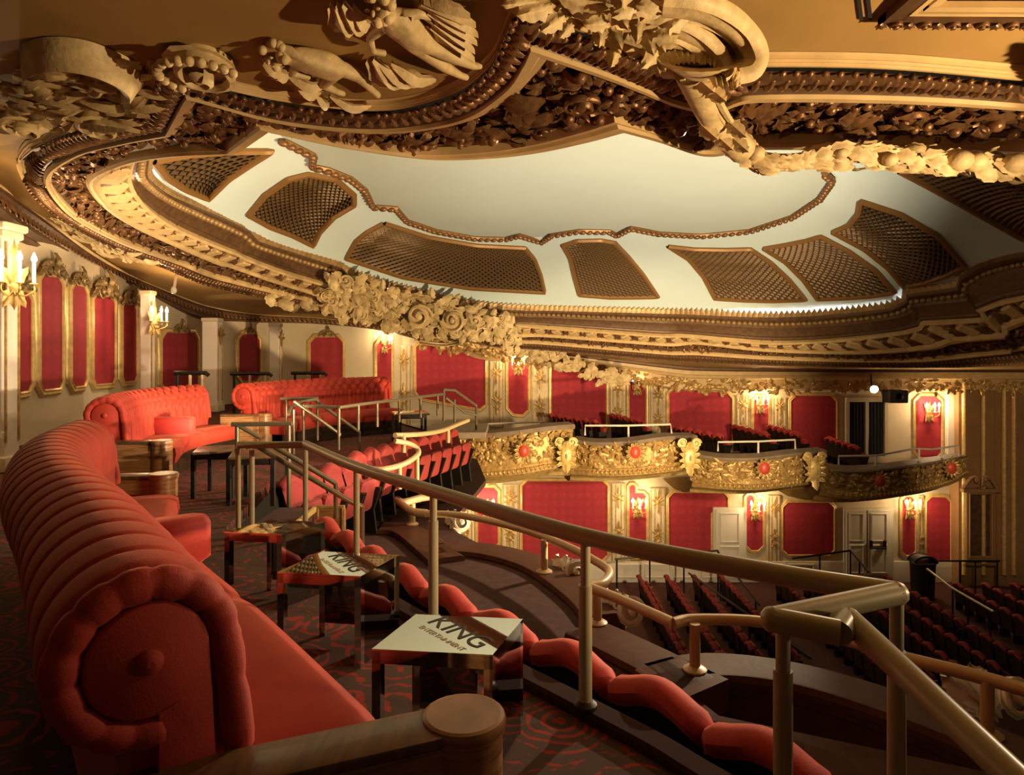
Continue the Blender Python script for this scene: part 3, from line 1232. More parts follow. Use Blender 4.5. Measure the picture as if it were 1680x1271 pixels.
# left wall, bay with five crowned panels
for x0, x1, t0, t1, b1, b0 in ((20, 47, 473, 482, 640, 645), (61, 98, 449, 457, 636, 640), (113, 138, 466, 471, 632, 635), (149, 185, 482, 489, 628, 631), (197, 221, 495, 502, 624, 627)):
    panel(wall_left, [(x0, t0), (x1, t1), (x1, b1), (x0, b0)], .12, .13, crown=1.15)
for x0, x1, t0, b0, cr in ((263, 322, 546, 640, .4), (390, 424, 548, 625, .5), (508, 561, 553, 640, .5), (617, 641, 557, 655, None)):
    panel(wall_left, [(x0, t0), (x1, t0), (x1, b0), (x0, b0)], .18, .13, crown=cr)
# far wall, upper tier (sloping heads follow the ceiling) and lower tier
for c in ([(683, 561), (796, 577), (796, 672), (683, 652)], [(834, 582), (866, 586), (866, 681), (834, 678)], [(905, 595), (994, 606), (994, 712), (905, 700)], [(1032, 614), (1059, 617), (1059, 716), (1032, 713)],
          [(1097, 637), (1200, 645), (1200, 735), (1097, 728)], [(1236, 650), (1260, 652), (1260, 738), (1236, 736)], [(1297, 649), (1371, 649), (1371, 745), (1297, 745)], [(1501, 649), (1543, 649), (1543, 750), (1501, 750)]):
    panel(wall_far, c, .20, .12)
for c, nt in (([(700, 800), (744, 806), (744, 905), (700, 905)], None), ([(784, 786), (817, 786), (817, 898), (784, 898)], (795, 799, 'tr')), ([(857, 789), (996, 789), (996, 917), (857, 917)], None), ([(1032, 795), (1060, 795), (1060, 915), (1032, 915)], (1042, 808, 'tr')),
              ([(1097, 808), (1193, 808), (1193, 917), (1097, 917)], (1166, 834, 'br')), ([(1224, 812), (1251, 812), (1251, 902), (1224, 902)], (1236, 824, 'tr')), ([(1284, 824), (1367, 824), (1367, 909), (1284, 909)], None),
              ([(1479, 814), (1500, 814), (1500, 910), (1479, 910)], None), ([(1519, 815), (1558, 815), (1558, 928), (1519, 928)], None)):
    panel(wall_far, c, .18, .12, notch=nt)

# pilasters with gilded drops between the panels
for x0, x1, y0, y1 in ((650, 676, 566, 700), (803, 827, 592, 700), (873, 898, 600, 710), (1001, 1025, 618, 715), (1067, 1090, 632, 722), (1207, 1229, 648, 735), (1267, 1289, 652, 735),
                       (750, 776, 792, 912), (823, 851, 794, 920), (1003, 1026, 792, 922), (1066, 1091, 800, 925), (1259, 1279, 812, 925), (1506, 1514, 812, 925)):
    xm = (x0 + x1) / 2
    mb = MB()
    p, t, n = wall_hit(xm, (y0 + y1) / 2)
    a, b = wall_hit(x0, y0)[0], wall_hit(x1, y1)[0]
    wdt, hgt = abs((b - a).dot(t)), abs(a.z - b.z)
    ang = math.atan2(t.y, t.x)
    mb.rbox(p + n * .03, (wdt, .08, hgt), ang, .015)
    pl = obj('pilaster', mb, M_['wallcream'], wall_far, sharp=30)
    g = MB()
    for s in (-1, -.45, .45, 1):
        g.box(p + t * s * wdt * .44 + n * .075, (.035, .02, hgt * .97), ang)
    for f_, sz in ((.32, 1.0), (-.1, 1.0), (-.2, .7)):
        q = p + Vector((0, 0, hgt * f_)) + n * .09
        for s in (-1, 1):
            for a_ in (.4, 1.0, -.6):
                g.merge(LEAF, frame(q, t * s * math.cos(a_) + Vector((0, 0, math.sin(a_))), n) @ S3(wdt * .5 * sz, wdt * .3, .12))
        g.merge(LEAF, frame(q, (0, 0, 1), n) @ S3(wdt * .9 * sz, wdt * .4, .12))
        g.merge(LEAF, frame(q, (0, 0, -1), n) @ S3(wdt * .9 * sz, wdt * .4, .12))
        g.merge(FLOWER, frame(q, t, n) @ S3(.22, .22, .15))
    obj('gilt_drop', g, M_['gold'], pl)

# wainscot at the foot of the far wall
ws = MB()
a, b = W(640, 922, 24.9), W(1578, 950, 24.9)
ws.rbox(((a.x + b.x) / 2, 24.95, (W(0, 921, 24.9).z + FLOOR_LOW) / 2), (b.x - a.x, .12, W(0, 921, 24.9).z - FLOOR_LOW), 0, .02)
wains = obj('trim_7', ws, M_['wains'], kind='structure', sharp=30)
for x0 in range(1010, 1480, 47):
    if 1165 < x0 < 1222 or 1375 < x0 + 40 < 1500:
        continue
    mb = MB()
    a, b = W(x0 + 3, 927, 24.85), W(x0 + 42, 946, 24.85)
    pts = [Vector((a.x, 24.88, a.z)), Vector((b.x, 24.88, a.z)), Vector((b.x, 24.88, b.z)), Vector((a.x, 24.88, b.z))]
    obj('raised_panel', poly_frame(pts, Vector((1, 0, 0)), Vector((0, -1, 0)), .06, .04), M_['wains'], wains, sharp=30)


# doors of the lower tier
def door(name, leaves, y0, y1, bar):
    x0, x1 = leaves[0][0], leaves[-1][1]
    mb = MB()
    a, b = W(x0 - 4, y0 - 4, 24.9), W(x1 + 4, y1, 24.9)
    fr = [Vector((a.x, 24.86, b.z)), Vector((a.x, 24.86, a.z)), Vector((b.x, 24.86, a.z)), Vector((b.x, 24.86, b.z))]
    mb.prism(fr, (0, .1, 0))
    d = obj(name, mb, M_['door'], kind='structure', smooth=False)
    for k, (l0, l1) in enumerate(leaves):
        m2 = MB()
        a, b = W(l0, y0, 24.8), W(l1, y1 - 1, 24.8)
        w, h = b.x - a.x, a.z - b.z
        m2.rbox(((a.x + b.x) / 2, 24.82, (a.z + b.z) / 2), (w - .02, .07, h), 0, .015)
        lf = obj('door_leaf', m2, M_['door'], d, sharp=30)
        m3 = MB()
        for f0, f1 in ((.06, .46), (.54, .95)):
            pts = [Vector((a.x + w * .2, 24.785, a.z - h * f0)), Vector((b.x - w * .2, 24.785, a.z - h * f0)), Vector((b.x - w * .2, 24.785, a.z - h * f1)), Vector((a.x + w * .2, 24.785, a.z - h * f1))]
            f3 = poly_frame(pts, Vector((1, 0, 0)), Vector((0, -1, 0)), .05, .03)
            m3.add(f3.v, f3.f)
        obj('leaf_moulding', m3, M_['door'], lf, sharp=30)
        if bar and k == len(leaves) - 1:
            m4 = MB()
            zb = W(0, 897, 24.8).z
            m4.tube([(a.x + .06, 24.68, zb), (b.x - .25, 24.68, zb)], .035, 6)
            m4.box((a.x + .1, 24.73, zb + .1), (.07, .1, .3))
            m4.box((b.x - .25, 24.73, zb + .1), (.07, .1, .3))
            obj('push_bar', m4, M_['blackmetal'], lf)
    return d


door('door_1', [(1174, 1220)], 836, 950, False)
door('door_2', [(1388, 1422), (1423, 1461)], 837, 945, True)
# dark curtained doorway of the upper tier
mb = MB()
a, b = W(1392, 658, 24.9), W(1450, 748, 24.9)
mb.prism([Vector((a.x, 24.97, b.z)), Vector((a.x, 24.97, a.z)), Vector((b.x, 24.97, a.z)), Vector((b.x, 24.97, b.z))], (0, -.04, 0))
d3 = obj('door_3', mb, M_['dark'], kind='structure', smooth=False)
mb = MB()
mb.box(((a.x + b.x) / 2, 24.88, a.z + .06), (b.x - a.x + .2, .14, .16))
for x in (a.x - .06, (a.x + b.x) / 2, b.x + .06):
    mb.box((x, 24.88, (a.z + b.z) / 2), (.12, .12, a.z - b.z))
obj('door_frame', mb, M_['wallcream'], d3, smooth=False)
for s, (x0, x1) in enumerate(((1394, 1419), (1422, 1448))):
    mb = MB()
    p0, p1 = W(x0, 660, 24.8), W(x1, 747, 24.8)
    rows = []
    for i in range(25):
        t = i / 24
        x = p0.x + (p1.x - p0.x) * t
        y = 24.86 + .035 * math.sin(t * 2 * PI * 5)
        rows.append([Vector((x, y, p0.z)), Vector((x, y - .02, p1.z))])
    mb.grid(rows)
    obj('curtain', mb, mat('black_curtain', (.012, .013, .013), .9) if s == 0 else bpy.data.materials['black_curtain'], d3)

# wall cornice on the left, pillars and the coved soffit behind them
L_PX = [(0, 365, 10.2), (30, 392, 10.8), (120, 437, 13.4), (227, 473, 16), (329, 520, 18.5), (418, 528, 20.5), (520, 530, 22), (620, 540, 23.2), (690, 556, 24)]
Lc = [W(-190, 245, 7.4), W(-90, 308, 8.8)] + [W(*p) for p in L_PX]
Uc = CORN
Us, Ls = spline(Uc, 6), spline(Lc, 6)
REFL = Vector((0, 8, -4))


def band_open(A, B, prof, ref):
    mb = MB()
    rows = []
    n = len(A)
    for i in range(n):
        T = A[min(i + 1, n - 1)] - A[max(i - 1, 0)]
        D = B[i] - A[i]
        N = T.cross(D).normalized()
        if N.dot(ref - A[i]) < 0:
            N = -N
        rows.append([A[i] + D * t + N * h for t, h in prof])
    return mb.grid(rows)


left_cor = obj('trim_8', band_open(Us, Ls, [(-.05, 0), (-.05, .12), (.06, .13), (.08, .06), (.42, .0), (.44, .05), (.50, .06), (.54, .02), (.75, -.03), (.8, .0), (.92, .0), (1.0, -.04), (1.05, -.3)], REFL), M_['brown'], kind='structure', sharp=30)
obj('gilt_fillet', band_open(Us, Ls, [(-.07, .02), (-.07, .14), (-.02, .15), (.05, .145), (.07, .08)], REFL), M_['cream'], left_cor, sharp=30)
lm = MB()
for p, t, d in along([a.lerp(b, .26) for a, b in zip(Us, Ls)], .16):
    D = Vector((0, 0, -1))
    N = t.cross(D).normalized()
    if N.dot(REFL - p) < 0:
        N = -N
    lm.merge(LEAFS, frame(p - D * .12 + N * .02, D + t * .3, N) @ S3(.30, .24, .16))
    lm.merge(LEAFS, frame(p - D * .0 + N * .02, D * .5 - t, N) @ S3(.22, .2, .16))
obj('leaf_moulding', lm, M_['bronze'], left_cor, kind='stuff')

# far cornice over the boxes
FT = [W(690, 546, 24)] + FARTOP[:13]
FB_PX = [(690, 556), (770, 571), (832, 581), (888, 591), (1090, 634), (1150, 640), (1260, 639), (1410, 639), (1510, 639), (1570, 639), (1625, 640), (1690, 640), (1750, 640), (1820, 640)]
FB = [W(x, y, 24.5) for x, y in FB_PX]
FTs, FBs = spline(FT, 6), spline(FB, 6)
far_cor = obj('trim_9', band_open(FTs, FBs, [(-.1, .3), (.0, .34), (.12, .30), (.14, .22), (.34, .20), (.36, .3), (.48, .32), (.5, .2), (.75, .12), (1.0, .1), (1.0, -.5)], Vector((6, 5, -3))), M_['cream'], kind='structure', sharp=30)
obj('dark_band', band_open(FTs, FBs, [(-.02, .36), (.02, .38), (.12, .36), (.16, .31)], Vector((6, 5, -3))), M_['brown'], far_cor)
lm = MB()
rnd = random.Random(5)
for p, t, d in along([a.lerp(b, .72) for a, b in zip(FTs, FBs)], .10):
    for _ in range(2):
        N = Vector((0, -1, -.25)).normalized()
        a = rnd.uniform(0, 2 * PI)
        q = p + N * .22 + Vector((rnd.uniform(-.05, .05), 0, rnd.uniform(-.22, .16)))
        lm.merge(LEAF, frame(q, t * math.cos(a) + Vector((0, 0, math.sin(a) * .8)), N) @ S3(rnd.uniform(.18, .32), .26, .26))
obj('leaf_border', lm, M_['gold'], far_cor, kind='stuff')

# white pillars in front of the left wall
for k, (x0, x1, y0, Z, zt) in enumerate(((-60, 5, 362, 8.6, None), (229, 247, 476, 14.6, None), (331, 356, 521, 17.0, None), (441, 458, 530, 19.3, None))):
    mb = MB()
    a, b = W(x0, y0, Z), W(x1, y0, Z)
    w = b.x - a.x
    h = a.z
    cxp = (a.x + b.x) / 2
    dp = w * .9 if k else .30
    mb.rbox((cxp, Z + dp / 2, h / 2), (w, dp, h), 0, .02)
    pl = obj('pillar', mb, M_['pillar'], kind='structure', sharp=30)
    mb = MB()
    for zz, e in (((h - .06, .14), (h - .16, .07), (.1, .1)) if k == 0 else ((h - .05, .04), (.1, .08))):
        mb.rbox((cxp, Z + dp / 2, zz), (w + e, dp + e, .10 if zz > 1 else .2), 0, .02)
    obj('capital', mb, M_['wallcream'], pl, sharp=30)
    mb = MB()
    for dz in (.12, .88):
        mb.box((cxp + w / 2 + .008, Z + dp * dz, h * .52), (.016, .03, h * .8))
    obj('gilt_line', mb, M_['gold'], pl, smooth=False)
    if k >= 2:
        g = MB()
        q = Vector((cxp + w / 2 + .02, Z + w * .45, h - .45))
        for s in (-1, 1):
            for aa in (.2, .9):
                g.merge(LEAF, frame(q, Vector((0, s * math.cos(aa), math.sin(aa))), (1, 0, 0)) @ S3(.26, .2, .12))
        g.merge(LEAF, frame(q, (0, 0, 1), (1, -.4, 0)) @ S3(.32, .2, .12))
        g.merge(LEAF, frame(q, (0, 0, -1), (1, -.4, 0)) @ S3(.30, .2, .12))
        obj('gilt_bracket', g, M_['oldgold'], pl)

# proscenium side at the right end of the far wall
mb = MB()
a = W(1573, 640, 23.9)
for x0, x1, dy in ((1573, 1588, .0), (1588, 1612, .12), (1612, 1620, .02), (1620, 1634, .14), (1634, 1650, .06), (1650, 1662, -.06), (1662, 1720, .16), (1720, 1900, .2)):
    p, q = W(x0, 0, 24.5), W(x1, 0, 24.5)
    mb.box(((p.x + q.x) / 2, 24.75 + dy * .6, -2.1), (q.x - p.x, .5, 10.0))
pro = obj('wall_proscenium', mb, M_['proscenium'], kind='structure', smooth=False)
mb = MB()
for x in (1582, 1614, 1648, 1664):
    p = W(x, 0, 24.4)
    mb.tube([(p.x, 24.42, -6.5), (p.x, 24.42, .6)], .07, 8)
obj('colonnette', mb, M_['goldlight'], pro)
# framed niche with a broken scroll pediment
a, b = W(1584, 806, 24.4), W(1630, 916, 24.4)
nt_ = thing('niche_frame', 'dark framed panel under a broken scroll pediment on the brown proscenium', 'niche', ((a.x + b.x) / 2, 24.4, b.z))
mb = MB()
mb.box(((a.x + b.x) / 2, 24.44, (a.z + b.z) / 2), (b.x - a.x, .06, a.z - b.z))
obj('panel', mb, mat('mottled_brown_panel', (.085, .045, .025), .6, var=.5, vscale=5), nt_, smooth=False)
pts = [Vector((a.x + .12, 24.4, a.z - .1)), Vector((b.x - .12, 24.4, a.z - .1)), Vector((b.x - .12, 24.4, b.z + .1)), Vector((a.x + .12, 24.4, b.z + .1))]
obj('moulding', poly_frame(pts, Vector((1, 0, 0)), Vector((0, -1, 0)), .2, .12), M_['proscenium'], nt_, sharp=30)
mb = MB()
cxm = (a.x + b.x) / 2
for s in (-1, 1):
    arc = [Vector((cxm + s * (.62 - .5 * t), 24.36, a.z + .12 + .42 * math.sin(t * PI * .62))) for t in [i / 8 for i in range(9)]]
    mb.tube(arc, .07, 6)
    mb.merge(VOL, frame((cxm + s * .14, 24.34, a.z + .42), (1, 0, 0), (0, -1, 0)) @ S3(.24, .24, .3))
mb.box((cxm, 24.36, a.z + .05), (1.32, .2, .12))
crest_mb(mb, Vector((cxm, 24.32, a.z + .2)), Vector((1, 0, 0)), Vector((0, -1, 0)), .4, .45, random)
obj('pediment', mb, M_['proscenium'], nt_, sharp=40)
# ------------------------------------------------------------------ gilded theatre boxes stepping down along the far wall
rnd = random.Random(11)


def box_front(label, ST, medallions, masks, rail, seats_line, floor_drop=.75, tone='gold'):
    """ST: stations (px, y of the top, y of the bottom, depth)"""
    A = spline([W(x, y0, Z) for x, y0, y1, Z in ST], 8)
    B = spline([W(x, y1, Z + .25) for x, y0, y1, Z in ST], 8)
    c = (A[len(A) // 2] + B[len(B) // 2]) / 2
    ref = Vector((c.x * .3, 0, c.z - 2))
    root = thing('theatre_box', label, 'theatre box', (c.x, c.y, B[len(B) // 2].z))
    mat_ = M_[tone]
    obj('front_panel', band_open(A, B, [(.0, -.2), (.02, .0), (.12, .02), (.16, -.02), (.3, .0), (.5, .06), (.70, .08), (.74, .12), (.78, .12), (.80, .18), (.90, .18), (.93, .1), (1.0, .04)], ref), mat_, root, sharp=30)
    obj('ledge', band_open(A, B, [(.05, .0), (.04, .10), (-.02, .12), (-.06, .08), (-.06, -.25), (.0, -.25)], ref), M_['ledge'], root, sharp=30)
    # coved underside running back to the wall
    mb = MB()
    rows = []
    for a, b in zip(A, B):
        back = Vector((b.x, 24.85, b.z - .25))
        rows.append([b + Vector((0, 0, .02)), b.lerp(back, .12) + Vector((0, 0, -.10)), b.lerp(back, .14) + Vector((0, 0, -.22)), b.lerp(back, .3) + Vector((0, 0, -.34)), b.lerp(back, .6) + Vector((0, 0, -.42)), back + Vector((0, 0, -.3))])
    mb.grid(rows)
    obj('underside', mb, M_['goldlight'] if tone == 'gold' else M_['proscenium'], root)
    # floor of the box
    mb = MB()
    mb.grid([[a + Vector((0, .06, -floor_drop)), Vector((a.x, 24.85, a.z - floor_drop))] for a in A])
    obj('box_floor', mb, M_['lowcarpet'], root, smooth=False)
    # carved foliage, rosettes, gadroons
    g, gd = MB(), MB()
    n = len(A)
    mid = [a.lerp(b, .45) for a, b in zip(A, B)]
    for p, t, d in along(mid, .09):
        i = min(range(n), key=lambda k: (mid[k] - p).length_squared)
        D = B[i] - A[i]
        N = t.cross(D).normalized()
        if N.dot(ref - p) < 0:
            N = -N
        for r in (-.28, -.12, .06, .22):
            if rnd.random() < .25:
                continue
            q = p + D * (r + rnd.uniform(-.04, .04)) + N * .06
            a = rnd.uniform(0, 2 * PI)
            x = t * math.cos(a) + D.normalized() * math.sin(a)
            m = rnd.random()
            if m < .10:
                g.merge(FLOWER, frame(q, x, N) @ S3(.22, .22, .26))
            elif m < .18:
                g.merge(VOL, frame(q, x, N) @ S3(.24, .24, .2))
            else:
                g.merge(LEAF, frame(q, x, N) @ S3(rnd.uniform(.2, .36), .28, .3))
    low = [a.lerp(b, .85) for a, b in zip(A, B)]
    for p, t, d in along(low, .13):
        gd.merge(BALL, frame(p + Vector((0, -.17, 0)), t, (0, -1, 0)) @ S3(.09, .15, .09))
    obj('carved_foliage', g, mat_, root, kind='stuff')
    obj('gadroon_row', gd, mat_, root, kind='stuff')
    for x, y, Z in medallions:
        p = W(x, y, Z) + Vector((0, -.22, 0))
        mb = MB()
        mb.merge(BALL, Matrix.Translation(p) @ S3(.30, .16, .36))
        m = obj('medallion', mb, M_['cabochon'], root)
        mb = MB()
        for k in range(12):
            a = 2 * PI * k / 12
            d = Vector((math.cos(a), 0, math.sin(a)))
            mb.merge(LEAF, frame(p + d * .14, d + Vector((.3 * d.z, 0, -.3 * d.x)), (0, -1, 0)) @ S3(.17, .18, .22))
        obj('leaf_wreath', mb, M_['gold'], m)
    for x, y, Z, h in masks:
        p = W(x, y, Z) + Vector((0, -.2, 0))
        mb = MB()
        mb.merge(BALL, Matrix.Translation(p) @ S3(h * .42, .26, h * .75))
        mb.merge(BALL, Matrix.Translation(p + Vector((0, -.10, -.02))) @ S3(.08, .14, .2))
        for s in (-1, 1):
            mb.merge(BALL, Matrix.Translation(p + Vector((s * h * .1, -.09, h * .08))) @ S3(.12, .08, .05))
            for k in range(4):
                d = Vector((s, 0, -.6 + .5 * k))
                mb.merge(LEAF, frame(p + Vector((s * h * .12, -.02, -.2 + .12 * k)), d, (0, -1, 0)) @ S3(h * .24, .2, .25))
            mb.merge(VOL, frame(p + Vector((s * h * .2, .02, h * .42)), (s, 0, 0), (0, -1, 0)) @ S3(.3, .3, .3))
        mb.merge(LEAF2, frame(p + Vector((0, -.04, h * .2)), (0, 0, 1), (0, -1, 0)) @ S3(h * .36, .4, .4))
        mb.merge(LEAF2, frame(p + Vector((0, -.04, -h * .2)), (0, 0, -1), (0, -1, 0)) @ S3(h * .45, .4, .4))
        obj('mask_cartouche', mb, M_['goldlight'], root)
    if rail:
        pts, posts = rail
        P = [W(x, y, Z) for x, y, Z in pts]
        mb = MB()
        mb.tube(P, .03, 6)
        r = obj('guard_rail', mb, M_['wains'] if tone == 'gold' else M_['brass'], root)
        for x, y0, y1, Z in posts:
            mb = MB()
            mb.tube([W(x, y0, Z), W(x, y1, Z)], .03, 6)
            obj('rail_post', mb, M_['wains'] if tone == 'gold' else M_['brass'], r)
    return root, A


box_front('gilded box front in shadow where the balcony meets the far wall', [(640, 762, 798, 17.2), (665, 752, 806, 17.6), (700, 741, 806, 18.2), (735, 728, 796, 18.9), (764, 714, 786, 19.8)], [(722, 768, 18.5)], [], None, None)
box_front('gilded box with a flared end scroll, first along the far wall', [(764, 716, 787, 20), (800, 714, 787, 19.6), (850, 709, 782, 19.4), (900, 702, 773, 19.5), (940, 699, 772, 19.9)], [(859, 738, 19.3)], [(928, 745, 19.5, .9)], ([(757, 697, 21), (890, 692, 21.5)], [(760, 697, 712, 21)]), None)
box_front('gilded box below a white pipe rail, second along the far wall', [(938, 722, 780, 20.2), (980, 727, 782, 19.6), (1035, 725, 781, 19.3), (1090, 718, 776, 19.4), (1140, 716, 770, 20)], [(1040, 740, 19.1)], [(1128, 748, 19.3, .95)], ([(960, 714, 19.8), (960, 698, 19.8), (1030, 698, 19.5), (1100, 696, 19.7), (1102, 712, 19.7)], [(1031, 698, 722, 19.6)]), None)
box_front('gilded box with the pale mask cartouche at its stage end', [(1140, 746, 800, 20.2), (1185, 752, 803, 19.6), (1240, 752, 804, 19.3), (1300, 745, 798, 19.4), (1352, 740, 792, 20)], [(1250, 766, 19.1)], [(1331, 770, 19.3, .95)], ([(1178, 740, 19.8), (1178, 725, 19.8), (1245, 724, 19.4), (1304, 721, 19.7), (1305, 738, 19.7)], [(1244, 724, 748, 19.5)]), None)
box_front('darker gilded box nearest the brown proscenium', [(1348, 768, 812, 20.4), (1390, 772, 818, 19.9), (1440, 770, 816, 19.7), (1500, 762, 808, 20.0), (1550, 754, 796, 20.8), (1580, 748, 778, 22)], [(1437, 786, 19.5), (1554, 766, 20.6)], [], ([(1376, 762, 20), (1376, 748, 20), (1440, 747, 19.8), (1500, 736, 20.2), (1530, 737, 20.6), (1572, 731, 21.2), (1573, 748, 21.2)], [(1437, 747, 766, 19.8), (1508, 736, 758, 20.2), (1545, 735, 752, 20.8)]), None)
# ------------------------------------------------------------------ lounge floor, edge, lower tier, parapet
V2 = lambda x, y, z=0.: Vector((x, y, z))
RAIL = [V2(*p) for p in [(-2.28, 5.66), (-1.72, 5.66), (-1.05, 4.59), (-.44, 3.80), (.31, 2.87), (.88, 2.42), (1.245, 2.20)]]
RAILS = spline(RAIL[1:], 8)


def offset_path(P, d):
    out = []
    for i, p in enumerate(P):
        t = (P[min(i + 1, len(P) - 1)] - P[max(i - 1, 0)]).normalized()
        out.append(p + Vector((-t.y, t.x, 0)) * d)
    return out


# auditorium side of the main rail is to the left of its running direction (away to near): (+x, +y)
SEATP = spline([V2(-1.62, 5.85), V2(-1.37, 5.48), V2(-.73, 4.55), V2(-.25, 3.94), V2(.185, 3.44), V2(.43, 3.17), V2(.75, 2.81), V2(.93, 2.57), V2(1.17, 2.32), V2(1.55, 1.98)], 6)
edge_in = offset_path(SEATP, -.32)
edge_out = offset_path(SEATP, -.20)
FAR_EDGE = [V2(*p) for p in [(-2.25, 8.4), (-2.17, 9.0), (-1.97, 9.6), (-1.62, 10.5), (-1.06, 11.85), (-2.2, 14.0), (-3.4, 16.5)]]
mb = MB()
poly = [V2(-9.4, 2.0), V2(-9.4, -1.2), V2(2.4, -1.2), V2(1.5, 1.6)] + edge_in[::-1] + [V2(-2.5, 5.9), V2(-2.85, 8.0)] + FAR_EDGE + [V2(-5.0, 23.0), V2(-9.4, 23.0)]
mb.prism(poly, (0, 0, -.12))
floor = obj('floor', mb, M_['carpet'], kind='structure', smooth=False)
bmx = bmesh.new()
bmx.from_mesh(floor.data)
bmesh.ops.triangulate(bmx, faces=bmx.faces[:])
bmx.to_mesh(floor.data)
bmx.free()
# wooden nosing along the edge and the riser under it
mb = MB()
mb.grid([[a + Vector((0, 0, -.02)), a + Vector((0, 0, .03)), a.lerp(b, .12) + Vector((0, 0, .045)), a.lerp(b, .9) + Vector((0, 0, .045)), b + Vector((0, 0, .03)), b + Vector((0, 0, -.04)), b.lerp(a, .15) + Vector((0, 0, -.05)), b.lerp(a, .15) + Vector((0, 0, -.95))] for a, b in zip(edge_in, edge_out)])
obj('trim_10', mb, M_['curb'], kind='structure', sharp=30)
mb = MB()
mb.grid([[p + Vector((0, 0, .03)), p + Vector((.05, 0, .03)), p + Vector((.06, 0, -.95))] for p in FAR_EDGE])
obj('trim_11', mb, M_['darkwood'], kind='structure', sharp=30)
LOW = -.92
mb = MB()
mb.prism([V2(-3.2, 5.2, LOW), V2(-.3, 3.3, LOW), V2(1.2, 1.9, LOW), V2(2.0, .6, LOW), V2(6, .6, LOW), V2(5, 3.0, LOW), V2(1.4, 4.6, LOW), V2(.3, 7.5, LOW), V2(-.9, 9.5, LOW), V2(-.5, 13, LOW), V2(-.8, 15.5, LOW), V2(-3, 17.5, LOW), V2(-2.6, 14, LOW), V2(-2.9, 9, LOW)], (0, 0, -.1))
o = obj('floor_loge', mb, M_['lowcarpet'], kind='structure', smooth=False)
bmx = bmesh.new()
bmx.from_mesh(o.data)
bmesh.ops.triangulate(bmx, faces=bmx.faces[:])
bmx.to_mesh(o.data)
bmx.free()
# steps of the gangway between the two railings
st = thing('gangway_steps', 'dark carpeted steps going down between the railings to the seats', 'steps', (-1.9, 6.3, LOW))
for k in range(4):
    mb = MB()
    a = .24 + k * .22
    mb.rbox((-2.35 + .32 * k + .2, 6.3, (LOW - k * .23) / 2 - .0), (.36, .95, -LOW - k * .23 - .02 if k < 4 else .1), 0, .01)
    o = obj('step', mb, M_['lowcarpet'], st, sharp=30)
    m2 = MB()
    m2.box((-2.35 + .32 * k + .385, 6.3, -k * .23 - .03), (.03, .95, .05))
    obj('nosing', m2, M_['goldlight'], o, smooth=False)

# parapet of the balcony: three bays with a ledge, seen from behind
LZ = -.85


def parapet(name, inner, width=.36, wall_to=-1.1):
    P = spline([Hh(x, y, LZ) for x, y in inner], 8)
    # outside is away from the camera
    Q = []
    for i, p in enumerate(P):
        t = (P[min(i + 1, len(P) - 1)] - P[max(i - 1, 0)]).normalized()
        n = Vector((-t.y, t.x, 0))
        if n.dot(Vector((p.x - 0, p.y - 0, 0))) < 0:
            n = -n
        Q.append(n)
    mb = MB()
    rows = []
    for p, n in zip(P, Q):
        rows.append([p + n * d + Vector((0, 0, z)) for d, z in ((.05, -1.2), (.05, -.20), (.02, -.17), (.02, -.12), (-.02, -.10), (-.035, -.05), (-.02, -.005), (.0, .0), (width - .02, 0.0), (width + .03, -.03), (width + .02, -.10), (width - .03, -.14), (width + .05, -.9), (width - .3, -1.3))])
    mb.grid(rows)
    m = len(rows[0])
    e = (len(rows) - 1) * m
    mb.f.append(tuple(range(m)))
    mb.f.append(tuple(range(e, e + m))[::-1])
    return obj(name, mb, M_['maroon'], kind='structure', sharp=25), P, Q


para1, P1, Q1 = parapet('parapet', [(1102, 1121), (1180, 1104), (1300, 1118), (1450, 1163), (1600, 1222), (1780, 1310)])
para2, P2, Q2 = parapet('parapet', [(930, 1036), (985, 1062), (1040, 1090), (1135, 1140)], .42)
para3, P3, Q3 = parapet('parapet', [(716, 908), (760, 903), (815, 912), (870, 932), (930, 975), (962, 1010)], .40)
para4, P4, Q4 = parapet('parapet', [(612, 868), (650, 872), (706, 918)], .40)
para5, P5, Q5 = parapet('parapet', [(560, 800), (605, 795), (655, 800), (690, 822)], .40)
# front ornament that shows above the ledge: grey-white acanthus at the bay ends
for (x, y), rot, nm in (((1012, 1000), .4, 'second'), ((925, 932), .4, 'first'), ((1640, 1150), -.2, 'last'), ((742, 845), .2, 'inner')):
    p = Hh(x, y + 25, -.95)
    mb = MB()
    for k in range(5):
        a = -.9 + k * .45 + rot
        d = Vector((math.sin(a), .5, math.cos(a)))
        mb.merge(LEAF2, frame(p + Vector((0, .1, -.05)), d, (0.3, .8, .5)) @ S3(.42, .4, .35))
    mb.merge(VOL, frame(p + Vector((.12, .05, .1)), (1, .3, 0), (0, -1, .3)) @ S3(.3, .3, .3))
    o = obj('plaster_scroll', mb, M_['whiteplaster'])
    o['label'] = {'second': 'grey white plaster leaf scroll behind the second bay of the maroon parapet', 'first': 'plaster leaf scroll beside the rounded end of the beige rail', 'last': 'crumpled grey plaster scroll by the last beige rail post', 'inner': 'pale plaster scroll standing behind the second brass post'}[nm]
    o['category'] = 'scroll'

# beige guard rails on the ledge
RZ_ = -.5


